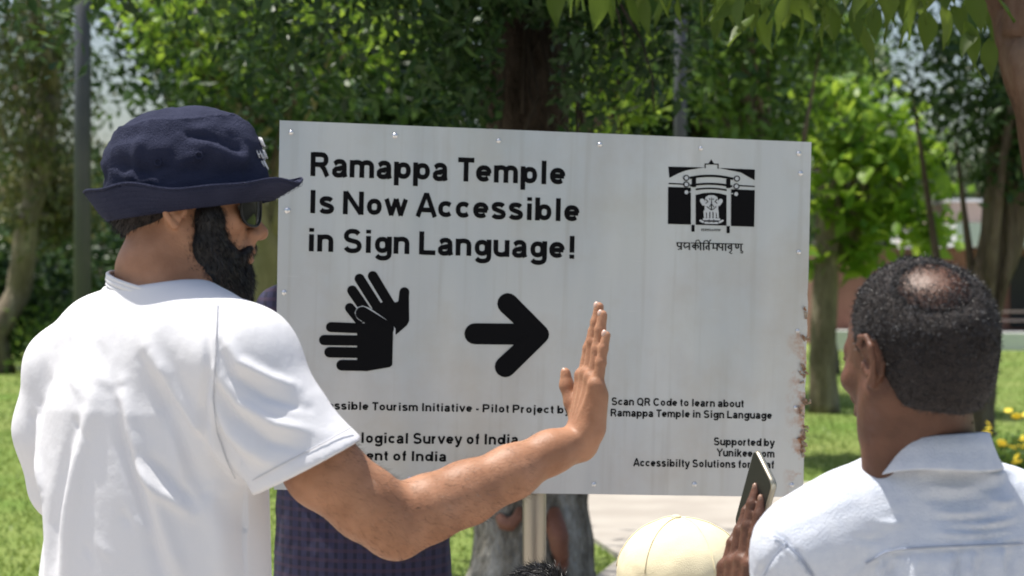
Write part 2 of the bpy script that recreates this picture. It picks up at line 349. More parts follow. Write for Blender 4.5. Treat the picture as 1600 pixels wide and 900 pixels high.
# ------------------------------------------------------------------ trees
def leaf_geo(C0, size, droop=.35, width=.42, r=rng):
    """folded four-sided leaves (two triangles) at the points C0"""
    n = len(C0)
    d = r.normal(size=(n, 3)); d[:, 2] -= droop; d /= np.linalg.norm(d, axis=1)[:, None]
    nn = r.normal(size=(n, 3)); nn[:, 2] += .9
    s = np.cross(d, nn); s /= np.linalg.norm(s, axis=1)[:, None] + 1e-9
    up = np.cross(s, d)
    L = size * (.6 + .8 * r.random(n))[:, None]; W = L * width
    a = C0 - d * L * .5; b = C0 + s * W * .5 - up * L * .05; c = C0 + d * L * .5; e = C0 - s * W * .5 - up * L * .05
    V = np.stack([a, b, c, e], 1).reshape(-1, 3)
    i = np.arange(n) * 4
    Fs = np.concatenate([np.stack([i, i + 1, i + 2], 1), np.stack([i, i + 2, i + 3], 1)])
    return V, Fs

def crown_points(c, rad, nclump, per, cs, r, flat=.8, shell=.55):
    q = r.normal(size=(nclump, 3)); q /= np.linalg.norm(q, axis=1)[:, None]
    q *= (shell + (1 - shell) * r.random(nclump))[:, None]
    cc = q * np.array(rad) + np.array(c)
    clump_t = r.random(nclump)
    pts = cc[:, None, :] + r.normal(size=(nclump, per, 3)) * np.array([cs, cs, cs * flat]) * (.6 + .8 * r.random(nclump))[:, None, None]
    t = np.clip(.65 * clump_t[:, None] + .5 * r.random((nclump, per)) - .08, 0, 1)
    return pts.reshape(-1, 3), t.ravel(), cc

def trunk_pts(p0, p1, n=9, wob=.06, r=rng):
    t = np.linspace(0, 1, n)[:, None]; q = np.array(p0) * (1 - t) + np.array(p1) * t
    q[1:-1, :2] += r.normal(size=(n - 2, 2)) * wob
    return q

def rough_tube(mb, pts, rad, n=16, amp=.06, seed=1, sub=4):
    """tapered tube with an uneven outline"""
    pts = np.array(pts); m = len(pts); rad = np.array(rad) if not np.isscalar(rad) else np.full(m, rad)
    tt = np.linspace(0, m - 1, (m - 1) * sub + 1)
    q = np.stack([np.interp(tt, np.arange(m), pts[:, k]) for k in range(3)], 1)
    ra = np.interp(tt, np.arange(m), rad)
    b = MB(); b.tube(q, ra, n)
    V = np.vstack(b.v); c = np.repeat(q, n, axis=0)
    nrm = V - c
    rr = 1 + amp * wnoise(V, 3.0 / max(ra.mean(), .02) * .5, seed, 3)[:, None]
    mb.add(c + nrm * rr, b.f)

def tree(name, label, cat, base, top, r0, crown, barkm, leafm, leaf, nclump, per, cs, group=None, forks=3, seed=1, droop=.35, shell=.55, r1=None, extra=None, width=.42):
    """crown = list of (centre, radii); returns the root"""
    r = np.random.default_rng(seed)
    root = empty(name, base, label, cat, group)
    mb = MB(); tp = trunk_pts(base, top, 8, r0 * .25, r)
    rad = np.linspace(r0, r1 or r0 * .55, 8); rad[0] *= 1.35
    rough_tube(mb, tp, rad, 16, .09, seed)
    V, Fs, T = [], [], []; nv = 0
    for c, ra in crown:
        pts, t, cc = crown_points(c, ra, nclump, per, cs, r, shell=shell)
        v, f = leaf_geo(pts, leaf, droop, width=width, r=r); V.append(v); Fs.append(f + nv); nv += len(v); T.append(np.repeat(t, 4))
        for k in r.choice(len(cc), min(forks, len(cc)), replace=False):
            st = tp[r.integers(4, 8)]; mid = st * .5 + cc[k] * .5 + r.normal(size=3) * r0 * .6
            rough_tube(mb, [st, mid, cc[k]], [r0 * .38, r0 * .22, r0 * .07], 8, .06, seed + 1, 3)
    if extra: extra(mb)
    mb.build('trunk', barkm, root, smooth=True)
    o = mesh_obj('crown', np.vstack(V), np.vstack(Fs), leafm, root, smooth=False); color_attr(o, np.concatenate(T))
    return root

def G(px, Y):
    """a point of the ground under photo column px"""
    q = P(px, 450, Y); q[2] = 0; return q

BG = 'trees of the park behind the sign'
# the great tree straight behind the sign, its trunk mottled grey below the sheet
def main_tree():
    Y = 7.6
    base = G(826, Y)
    root = empty('broad_tree', base, 'broad old tree right behind the sign with mottled grey bark and dark hanging twigs', 'tree', BG)
    mb = MB()
    zs = np.array([0, .25, .55, .95, 1.6, 2.2, 2.8, 3.6, 4.6])
    cx = np.array([828, 828, 828, 826, 826, 822, 818, 812, 800]); hw = np.array([128, 100, 90, 85, 82, 70, 60, 50, 42])
    pts = np.array([[(c - 800) * Y / F, Y, z] for c, z in zip(cx, zs)])
    rough_tube(mb, pts, hw * Y / F, 40, .11, 5, 8)
    r = np.random.default_rng(3)
    # thick limbs
    for (x2, y2, z2, ra) in ((-1.5, 7.9, 5.8, .13), (1.7, 7.4, 5.6, .14), (.3, 9.1, 6.2, .12), (-.4, 6.3, 5.9, .12)):
        st = pts[6 + int(r.integers(0, 2))]; rough_tube(mb, [st, st * .5 + np.array([x2, y2, z2]) * .5 + [0, 0, .25], [x2, y2, z2]], [ra, ra * .7, ra * .35], 12, .08, 8, 5)
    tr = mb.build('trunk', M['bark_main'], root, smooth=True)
    # creeping stems and hanging roots on the trunk above the sheet
    mb = MB()
    for k in range(12):
        a0 = r.uniform(-2.6, -.5); zz = np.linspace(r.uniform(3.1, 4.2), r.uniform(1.9, 2.4), 9)
        rr_ = .27 + .03 * r.random(); an = a0 + np.cumsum(r.normal(size=9) * .10)
        q = np.stack([.07 + rr_ * np.cos(an), Y + rr_ * np.sin(an), zz], 1); mb.tube(q, .004 + .007 * r.random(), 5)
    for k in range(7):
        x0, y0 = r.uniform(-.3, .4), Y + r.uniform(-1.1, .2); z0 = r.uniform(2.6, 3.8); q = trunk_pts((x0, y0, z0), (x0 + r.normal() * .25, y0 + r.normal() * .2, z0 - r.uniform(.4, 1.1)), 6, .04, r)
        mb.tube(q, np.linspace(.007, .003, 6), 5)
    mb.build('hanging_root', bark_mat('dark_root_bark', (.025, .02, .015), (.045, .036, .028), (.075, .06, .045), 8), root, smooth=True)
    # two pieces of bare reddish wood standing proud of the bark
    mb = MB()
    yf = Y - 88 * Y / F
    def W(px, py, dy=0): q = P(px, py, yf); q[1] -= dy; return q
    rough_tube(mb, [W(866, 800, -.05), W(868, 822, .03), W(872, 845, .06), (W(876, 866, .05)), W(878, 884, .01)], [.028, .045, .043, .036, .012], 12, .16, 4, 5)
    rough_tube(mb, [W(880, 862, -.02), W(878, 876, .03), W(871, 892, .03), W(868, 905, 0)], [.015, .030, .028, .014], 10, .16, 4, 5)
    mb.build('bare_wood', M['wood'], root, smooth=True)
    mb = MB()
    rough_tube(mb, [W(780, 808, -.03), W(788, 818, .02), W(798, 819, .03), (W(808, 808, .02)), W(812, 796, -.02)], [.02, .028, .030, .024, .014], 10, .14, 4, 5)
    mb.build('bare_wood', M['wood'], root, smooth=True)
    V, Fs, T = [], [], []; nv = 0
    for c, ra, nc, per, cs, lf in (((.2, 7.6, 6.4), (3.6, 3.3, 2.1), 210, 70, .34, .13), ((-.9, 6.9, 3.55), (1.5, .9, .8), 46, 46, .20, .075), ((1.2, 7.3, 3.5), (.9, .8, .8), 34, 46, .18, .085), ((-2.1, 8.1, 3.3), (1.0, .9, .75), 34, 46, .2, .08), ((.05, 6.9, 2.92), (1.0, .4, .36), 80, 46, .13, .07), ((.42, 7.0, 2.55), (.14, .2, .3), 10, 30, .08, .06), ((-.20, 6.95, 2.35), (.15, .2, .38), 16, 34, .07, .06), ((.30, 6.95, 2.40), (.12, .2, .40), 16, 34, .07, .06), ((.06, 6.95, 2.62), (.3, .2, .12), 14, 34, .06, .06), ((-.12, 7.0, 2.45), (.16, .2, .2), 8, 30, .08, .06), ((-.75, 7.1, 2.6), (.55, .4, .45), 26, 40, .13, .07), ((.62, 7.2, 2.75), (.3, .4, .4), 14, 36, .12, .07)):
        pts_, t, cc = crown_points(c, ra, nc, per, cs, r, flat=1.1, shell=.4)
        keep = ~((abs(pts_[:, 0] - .06) < .10) & (pts_[:, 2] < 2.6) & (pts_[:, 1] < 7.6))
        pts_, t = pts_[keep], t[keep]
        v, f = leaf_geo(pts_, lf, .5, r=r); V.append(v); Fs.append(f + nv); nv += len(v); T.append(np.repeat(t * .9, 4))
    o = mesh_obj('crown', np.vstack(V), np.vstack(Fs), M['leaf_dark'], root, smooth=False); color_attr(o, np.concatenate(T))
main_tree()

# sunlit young growth just right of the great trunk, above the sign
def sprig(label, c, rad, nc, per, cs, lf, m, seed, base, cat='shrub', name='climbing_shrub', group=None, stemr=.03, droop=.3, width=.5):
    r = np.random.default_rng(seed); root = empty(name, base, label, cat, group)
    pts, t, cc = crown_points(c, rad, nc, per, cs, r, shell=.35)
    mb = MB(); top = np.array(c)
    rough_tube(mb, trunk_pts(base, top, 6, .03, r), np.linspace(stemr, stemr * .5, 6), 8, .08, seed, 3)
    for k in range(0, nc, max(1, nc // 14)):
        rough_tube(mb, [top * .8 + np.array(base) * .2, (top + cc[k]) / 2 + r.normal(size=3) * .05, cc[k]], [stemr * .5, stemr * .3, stemr * .12], 6, .05, seed, 2)
    mb.build('stem', M['bark_brown'], root, smooth=True)
    v, f = leaf_geo(pts, lf, droop, width, r); o = mesh_obj('foliage', v, f, m, root, smooth=False); color_attr(o, np.repeat(t, 4))
    return root
q = P(962, 130, 9.0); sprig('slender young tree with small sunlit leaves rising just right of the great trunk', q, (.24, .3, .42), 46, 20, .07, .06, M['leaf_bright'], 11, G(862, 9.4), 'tree', 'young_tree')
q = P(905, 200, 8.6); sprig('low thin tree of pale green leaves close beside the great trunk above the sign', q, (.18, .2, .22), 16, 14, .06, .055, M['leaf_bright'], 12, G(850, 8.8), 'tree', 'young_tree')

# mid distance trees
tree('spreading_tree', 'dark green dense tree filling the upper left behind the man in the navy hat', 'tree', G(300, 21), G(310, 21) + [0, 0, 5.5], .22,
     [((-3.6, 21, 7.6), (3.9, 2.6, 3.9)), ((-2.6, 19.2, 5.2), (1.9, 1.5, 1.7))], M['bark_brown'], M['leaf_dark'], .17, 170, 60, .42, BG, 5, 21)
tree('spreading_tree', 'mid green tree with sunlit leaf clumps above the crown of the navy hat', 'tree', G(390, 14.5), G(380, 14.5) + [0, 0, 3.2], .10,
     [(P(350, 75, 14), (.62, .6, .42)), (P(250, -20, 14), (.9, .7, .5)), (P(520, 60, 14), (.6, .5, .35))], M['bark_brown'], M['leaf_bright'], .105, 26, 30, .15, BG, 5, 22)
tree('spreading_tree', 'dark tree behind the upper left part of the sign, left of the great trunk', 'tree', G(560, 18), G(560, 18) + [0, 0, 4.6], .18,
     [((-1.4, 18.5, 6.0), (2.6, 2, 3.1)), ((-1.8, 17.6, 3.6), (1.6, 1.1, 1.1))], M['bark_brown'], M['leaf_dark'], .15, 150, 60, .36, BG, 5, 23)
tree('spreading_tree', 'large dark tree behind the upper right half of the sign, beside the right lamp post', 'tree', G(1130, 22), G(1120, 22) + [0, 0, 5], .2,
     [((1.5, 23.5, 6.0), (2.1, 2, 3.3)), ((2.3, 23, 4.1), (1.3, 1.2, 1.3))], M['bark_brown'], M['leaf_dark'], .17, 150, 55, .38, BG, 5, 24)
tree('spreading_tree', 'green leafy tree right of the right lamp post, above the sign', 'tree', G(1190, 15), G(1190, 15) + [0, 0, 3], .10,
     [(P(1190, 110, 15), (.72, .7, .85)), (P(1150, -80, 15), (.9, .7, .7))], M['bark_brown'], M['leaf_mid'], .13, 54, 46, .17, BG, 5, 25)
tree('feathery_tree', 'thin olive green tree with sky showing through it at the left edge', 'tree', G(-8, 30), P(85, 150, 30), .26,
     [(P(50, 180, 30), (1.15, 1.1, 2.2)), (P(30, -60, 30), (1.6, 1.3, 1.6)), (P(80, 320, 31), (.8, .8, .8))], M['bark_pale'], M['leaf_olive'], .15, 60, 46, .25, BG, 6, 26, 1.2, .3)
tree('stout_tree', 'stout dark trunk standing in the shade at the left edge', 'tree', G(58, 42), P(62, 280, 42), .62,
     [(P(90, 300, 43), (2.6, 2.2, 1.3)), (P(20, 120, 45), (2.2, 1.8, 1.9))], M['bark_brown'], M['leaf_dark'], .26, 56, 44, .46, BG, 5, 27)
# right hand side
def fork(mb):
    rough_tube(mb, [G(1520, 16.4), P(1528, 600, 16.4), P(1545, 420, 16.4), P(1560, 300, 16.4), P(1572, 160, 16.4), P(1580, -40, 16.4)], [.20, .165, .145, .125, .11, .08], 16, .08, 3, 6)
    rough_tube(mb, [P(1545, 470, 16.35), P(1575, 380, 16.3), P(1590, 300, 16.3), P(1612, 120, 16.3), P(1625, -40, 16.3)], [.13, .15, .14, .12, .08], 16, .08, 4, 6)
tree('forked_tree', 'forked brown tree behind the balding man, its two stems rising at the right edge', 'tree', G(1521, 16.5), P(1528, 560, 16.5), .19,
     [(P(1555, 110, 16.4), (.85, .8, .9)), (P(1500, -40, 16.4), (1.2, .9, .7)), (P(1620, 200, 16), (.5, .6, .7))], M['bark_brown'], M['leaf_dark'], .12, 52, 44, .19, BG, 4, 28, extra=fork)
tree('hazy_tree', 'far grey green feathery tree with bright sky behind it, left of the forked tree', 'tree', G(1360, 46), P(1370, 180, 46), .25,
     [(P(1375, 265, 46), (1.3, 1.2, 1.2)), (P(1320, 110, 46), (.8, .8, .8))], M['bark_pale'], M['leaf_grey'], .26, 62, 44, .42, BG, 6, 29, .6, .3)
tree('hazy_tree', 'far grey green tree just above the white roof edge of the low building', 'tree', G(1470, 60), P(1465, 260, 60), .25,
     [(P(1475, 290, 60), (3.2, 1.6, 1.9)), (P(1560, 330, 62), (2.2, 1.6, 1.4))], M['bark_pale'], M['leaf_grey'], .32, 70, 50, .5, BG, 5, 30)
tree('spreading_tree', 'far dark crown high behind the bright green sapling', 'tree', G(1290, 30), P(1280, 150, 30), .2,
     [(P(1265, 120, 30), (1.2, 1.2, 1.6))], M['bark_brown'], M['leaf_mid'], .2, 60, 50, .32, BG, 4, 31)
# understorey and far tree line
for i, (px, Y, w, h, lab, m, lf) in enumerate((
    (150, 34, 1.6, 2.6, 'rounded dark bush seen between the left lamp post and the bearded man', 'leaf_dark', .16),
    (230, 30, 1.3, 1.2, 'sunlit green bush low behind the neck of the man in the navy hat', 'leaf_mid', .14),
    (110, 30, .6, .85, 'small bright green bush left of the left lamp post', 'leaf_mid', .12),
    (10, 32, 1.6, 2.4, 'dark bush at the far left behind the leaning trunk', 'leaf_dark', .16),
    (340, 38, 3.0, 3.2, 'dark bush seen past the beard of the man in the navy hat', 'leaf_dark', .18),
    (600, 36, 3.4, 3.4, 'broad dark bush far behind the left half of the sign', 'leaf_dark', .18),
    (1000, 38, 3.6, 3.4, 'broad dark bush far behind the right half of the sign', 'leaf_dark', .18))):
    c = G(px, Y); c[2] = h * .55
    sprig(lab, c, (w, w * .8, h * .5), 60, 50, .3, lf * 1.3, M[m], 40 + i, G(px, Y), 'bush', 'bush', 'bushes far behind the sign', .08)
r = np.random.default_rng(99)
V, Fs, T = [], [], []; nv = 0
for i in range(30):
    x = -62 + i * 4.3; y = 80 + r.uniform(-6, 6); hh = r.uniform(6, 10)
    if 19 < x < 34: hh = 4.2
    if -27 < x < -19: hh *= .75
    pts, t, cc = crown_points((x, y, hh * .5), (3.6, 2.5, hh * .55), 40, 40, .8, r, shell=.3)
    v, f = leaf_geo(pts, .62, .2, r=r); V.append(v); Fs.append(f + nv); nv += len(v); T.append(np.repeat(t, 4))
o = mesh_obj('far_woods', np.vstack(V), np.vstack(Fs), M['leaf_far'], None, smooth=False); color_attr(o, np.concatenate(T)); tag(o, 'distant tree line closing the park', 'woods', kind='stuff')

# bright sapling with large sunlit leaves right of the sign
def sapling():
    Y = 20.5; r = np.random.default_rng(51)
    base = G(1288, 22.2); base[0] = P(1288, 600, Y)[0]; base[1] = Y
    root = empty('sapling', base, 'bright green sapling with large sunlit leaves just right of the sign', 'tree', None)
    mb = MB(); top = P(1330, 220, Y)
    rough_tube(mb, [base, P(1285, 560, Y), P(1290, 440, Y), P(1296, 340, Y), top], [.19, .165, .155, .14, .05], 16, .07, 6, 6)
    clumps = []
    for (px, py, w, h, n_) in ((1370, 165, 60, 38, 22), (1320, 235, 62, 45, 30), (1400, 250, 62, 42, 26), (1310, 320, 50, 42, 22), (1390, 345, 72, 40, 30), (1330, 395, 60, 26, 16), (1450, 360, 34, 30, 12), (1300, 150, 40, 30, 12), (1420, 300, 46, 36, 14)):
        c = P(px, py, Y)
        rough_tube(mb, [base * .45 + top * .55, (c + top) / 2, c], [.05, .03, .012], 7, .05, 6, 3)
        for _ in range(n_):
            q = c + np.array([r.normal() * w * .5, r.normal() * 45, r.normal() * h * .5]) * Y / F * np.array([1, .9, 1])
            clumps.append(q)
    mb.build('trunk', M['bark_pale'], root, smooth=True)
    # single leaves, drawn out one by one
    me = []
    for s in range(6):
        a_, b_ = .5, .24 + .03 * s
        V = [(0, 0, 0), (.3, b_, .03), (.7, b_ * .9, 0), (1, 0, -.12), (.7, -b_ * .9, 0), (.3, -b_, .03), (.5, 0, -.05)]
        Fs_ = [(0, 6, 1), (1, 6, 2), (2, 6, 3), (3, 6, 4), (4, 6, 5), (5, 6, 0)]
        m_ = bpy.data.meshes.new('leaf'); m_.from_pydata(V, [], Fs_); m_.materials.append(M['leaf_bright'])
        at = m_.attributes.new('tint', 'FLOAT', 'POINT'); at.data.foreach_set('value', np.full(7, [.1, .3, .5, .7, .85, 1][s], dtype=np.float32)); me.append(m_)
    pts = []
    for q in clumps:
        for _ in range(9): pts.append(q + r.normal(size=3) * [.10, .12, .085])
    pts = np.array(pts); order = r.permutation(len(pts)); front = pts[order[:290]]
    for p in front:
        o = bpy.data.objects.new('leaf', me[int(r.integers(0, 6))]); COL.objects.link(o); o.parent = root
        o.location = tuple(p - base); s = .19 + .12 * r.random(); o.scale = (s, s, s)
        o.rotation_euler = (r.normal() * .5, .45 + r.normal() * .45, r.random() * 6.28)
    rest = pts[order[290:]]
    v, f = leaf_geo(rest, .19, .4, .55, r); o = mesh_obj('small_leaves', v, f, M['leaf_bright'], root, smooth=False); color_attr(o, np.repeat(r.random(len(rest)) * .8, 4)); o['kind'] = 'stuff'
sapling()

# near leaning tree on the right whose leaves hang into the top of the view
def leaning():
    r = np.random.default_rng(61); Y = 5.4
    base = np.array([2.3, 5.2, 0])
    root = empty('leaning_tree', base, 'reddish leaning tree at the top right corner whose big leaves hang over the sign', 'tree')
    mb = MB()
    pr = lambda px, py, y=Y: P(px, py, y)
    rough_tube(mb, [base, (2.05, 5.25, .9), pr(1700, 450, 5.3), pr(1625, 170, 5.3), pr(1598, 90, 5.3), pr(1575, 20), pr(1552, -40), pr(1490, -160)], [.17, .14, .12, .085, .075, .055, .04, .03], 16, .10, 7, 6)
    rough_tube(mb, [pr(1588, 60, 5.3), pr(1600, 0, 5.3), pr(1640, -120, 5.2)], [.05, .06, .05], 12, .08, 8, 5)
    for (a_, b_, c_) in (((1490, -160), (1300, -90), (1080, -60)), ((1490, -160), (1400, -60), (1290, -25)), ((1552, -40), (1500, -50), (1440, -30)), ((1300, -90), (1100, -40), (900, -30)), ((1490, -160), (1200, -200), (900, -180))):
        rough_tube(mb, [pr(*a_), pr(*b_, 5.2), pr(*c_, 5.1)], [.022, .014, .006], 7, .05, 9, 4)
    mb.build('trunk', M['bark_red'], root, smooth=True)
    me = []
    for s in range(10):
        n_ = 7; V, Fs_ = [], []; cu_ = r.uniform(.02, .42); tw_ = r.normal() * .08; wd_ = r.uniform(.17, .27)
        for i in range(n_ + 1):
            t = i / n_; w = wd_ * math.sin(math.pi * min(1, t * 1.02) ** .8) * (1 - .25 * t) if i < n_ else 0.0
            z = -cu_ * t * t; sd = tw_ * math.sin(3 * t); wv = .02 * math.sin(9 * t + s)
            V += [(t, w + sd, z + .05 + wv), (t, sd, z), (t, -w + sd, z + .05 - wv)]
        for i in range(n_):
            k = i * 3; Fs_ += [(k, k + 1, k + 4, k + 3), (k + 1, k + 2, k + 5, k + 4)]
        m_ = bpy.data.meshes.new('leaf'); m_.from_pydata(V, [], Fs_); m_.materials.append(M['leaf_near']); m_.polygons.foreach_set('use_smooth', np.ones(len(Fs_), dtype=bool))
        at = m_.attributes.new('tint', 'FLOAT', 'POINT'); at.data.foreach_set('value', np.full(len(V), r.uniform(0, 1), dtype=np.float32)); me.append(m_)
    spots = []
    for i in range(150):
        px = r.uniform(860, 1560); lim = np.interp(px, [860, 960, 1060, 1180, 1320, 1400, 1480, 1560], [-28, -6, -4, 8, 14, 2, 8, 30])
        spots.append((px, r.uniform(-75, lim) , r.uniform(4.7, 5.7)))
    for px, py in ((1335, 34), (1318, 24), (1368, 10), (1180, 25), (1200, 12), (1395, 8), (1445, 16), (1528, 45), (1520, 70), (1250, 15), (1290, 22), (1120, 5), (1475, 10), (1545, 60), (1505, 30)):
        spots.append((px, py, r.uniform(4.7, 5.3)))
    for px, py, y in spots:
        o = bpy.data.objects.new('leaf', me[int(r.integers(0, 10))]); COL.objects.link(o); o.parent = root
        o.location = tuple(P(px, py, y) - base); s = .095 + .06 * r.random(); o.scale = (s, s, s)
        o.rotation_euler = (r.normal() * .5, 1.15 + r.normal() * .35, r.random() * 6.28)
    # upper foliage beyond the top of the view
    pts, t, cc = crown_points((1.3, 5.6, 3.9), (1.7, 1.0, .7), 60, 24, .2, r, shell=.3)
    v, f = leaf_geo(pts, .12, .5, .5, r); o = mesh_obj('upper_leaves', v, f, M['leaf_near'], root, smooth=False); color_attr(o, np.repeat(t, 4)); o['kind'] = 'stuff'
leaning()

# yellow flowering bush, right edge
def flower_bush():
    r = np.random.default_rng(71); Y = 12.6; base = G(1620, Y)
    root = empty('flower_bush', base, 'low green bush dotted with yellow flowers at the right edge behind the balding man', 'bush')
    pts, t, cc = crown_points(base + [0, 0, .16], (.54, .4, .24), 60, 40, .07, r, shell=.3)
    pts = pts[pts[:, 2] > .01]
    v, f = leaf_geo(pts, .06, -.2, .45, r); o = mesh_obj('foliage', v, f, M['leaf_mid'], root, smooth=False); color_attr(o, r.random(len(v)))
    m0 = None
    for i in range(150):
        d = r.normal(size=3); d[2] = abs(d[2]); d /= np.linalg.norm(d)
        c = base + [0, 0, .16] + d * np.array([.60, .42, .30]) * r.uniform(.7, 1.1)
        if m0 is None:
            b = MB(); 
            for k in range(6):
                a = k * math.pi / 3; b.ball((.6 * math.cos(a), .6 * math.sin(a), .1), (.5, .5, .16), 5, 3)
            b.ball((0, 0, .12), (.35, .35, .3), 5, 3)
            o = b.build('flower', M['petal'], root, origin=base); m0 = o.data
            o.location = (0, 0, .2)
        else:
            o = bpy.data.objects.new('flower', m0); COL.objects.link(o); o.parent = root
        o.location = tuple(c - base); s = .026 + .014 * r.random(); o.scale = (s, s, s); o.rotation_euler = (r.normal() * .5 + .3, r.normal() * .5, r.random() * 6)
flower_bush()

# ------------------------------------------------------------------ far building, bench, lamp posts
def building():
    M['wall_red'] = mat('red_brown_wall', (.16, .075, .055), rough=.9, col2=(.22, .11, .08), vscale=1.5)
    M['wall_pink'] = mat('pinkish_plaster', (.40, .30, .26), rough=.9, col2=(.46, .36, .31), vscale=1)
    M['roof_white'] = mat('white_painted_concrete', (.75, .76, .78), rough=.8, col2=(.62, .63, .65), vscale=1)
    M['plinth'] = mat('grey_concrete', (.72, .71, .69), rough=.9, col2=(.8, .79, .77), vscale=1.5)
    M['opening'] = mat('dark_interior', (.02, .02, .02), rough=.9)
    Y = 43.0; base = G(1560, Y)
    root = empty('low_building', base, 'low reddish building with a white flat roof edge behind the forked tree', 'building')
    X = lambda px: P(px, 450, Y)[0]; Z = lambda py: P(0, py, Y)[2]
    x0, x1 = X(1295), X(1900)
    mb = MB(); mb.box(((x0 + x1) / 2, Y + 3, Z(388) / 2), (x1 - x0, 5.6, Z(388))); mb.build('wall', M['wall_red'], root)
    mb = MB(); mb.box(((X(1478) + x1 + .4) / 2, Y + 2.6, (Z(350) + Z(386)) / 2), (x1 + .4 - X(1478), 7.2, Z(350) - Z(386))); rf = mb.build('roof', M['roof_white'], root)
    mb = MB(); mb.box(((X(1512) + x1) / 2, Y + 3.6, (Z(310) + Z(350)) / 2), (x1 - X(1512), 4, Z(310) - Z(350) - .01)); mb.build('upper_wall', M['wall_pink'], root)
    mb = MB(); mb.box(((X(1508) + x1) / 2, Y + 3.6, Z(308)), (x1 - X(1508), 4.2, .08)); mb.build('coping', M['roof_white'], root)
    mb = MB(); mb.box(((x0 - .4 + x1) / 2, Y - .9, Z(517) / 2 - .05), (x1 - x0 + .4, 2, Z(517) + .1)); mb.build('plinth', M['plinth'], root)
    for px in (1420, 1597, 1650, 1730):
        mb = MB(); mb.box((X(px), Y + .17, (Z(400) + Z(512)) / 2), (.5, .12, Z(400) - Z(512))); mb.build('opening', M['opening'], root)
    for py in (486, 500):
        mb = MB(); mb.tube([(X(1540), Y - .7, Z(py)), (x1, Y - .7, Z(py))], .03, 6); mb.build('rail', M['wall_pink'], root)
    for px in (1540, 1600, 1660, 1720):
        mb = MB(); mb.tube([(X(px), Y - .7, Z(517)), (X(px), Y - .7, Z(484))], .03, 6); mb.build('rail_post', M['wall_pink'], root)
building()
def bench():
    Y = 34.0; base = G(1312, Y); root = empty('stone_bench', base, 'pale grey stone bench on the far lawn, left of the balding head', 'bench')
    X = lambda px: P(px, 450, Y)[0]; Z = lambda py: P(0, py, Y)[2]
    mb = MB(); mb.box((X(1322), Y, (Z(516) + Z(546)) / 2), (X(1350) - X(1294), .5, Z(516) - Z(546))); mb.build('seat', M['plinth'], root)
    for px in (1302, 1342):
        mb = MB(); mb.box((X(px), Y, Z(546) / 2), (.1, .4, Z(546) - .004)); mb.build('leg', M['plinth'], root)
bench()
def lamp(px, w, Y, label, ztop):
    base = G(px, Y); root = empty('lamp_post', base, label, 'lamp post', 'grey lamp posts of the park')
    mb = MB(); r_ = w * Y / F / 2
    mb.tube([base, base + [0, 0, .5]], r_ * 1.35, 16); mb.build('base', M['lamp_post'], root, True)
    mb = MB(); mb.tube([base + [0, 0, .5], base + [0, 0, ztop]], [r_, r_ * .8], 16); mb.build('pole', M['lamp_post'], root, True)
    mb = MB(); mb.tube([base + [0, 0, ztop], base + [.3, 0, ztop + .25], base + [.75, 0, ztop + .3]], r_ * .45, 8); mb.build('arm', M['lamp_post'], root, True)
    mb = MB(); mb.ball(base + [.95, 0, ztop + .27], (.3, .12, .07), 12, 8); mb.build('lamp_head', M['lamp_post'], root, True)
lamp(129, 29, 12.5, 'grey lamp post rising left of the man in the navy hat', 5.0)
lamp(1063, 22, 12.5, 'grey lamp post rising above the right half of the sign', 5.0)
# pale khaki trunk seen between the beard and the sign
tree('pale_tree', 'pale khaki trunk seen between the beard and the left edge of the sign', 'tree', G(412, 14), P(405, 250, 14), .155,
     [(P(420, 120, 14), (1.0, .8, .6))], bark_mat('khaki_bark', (.16, .15, .07), (.22, .20, .10), (.30, .27, .15), 4, .4, .4), M['leaf_dark'], .12, 40, 40, .2, BG, 4, 33)

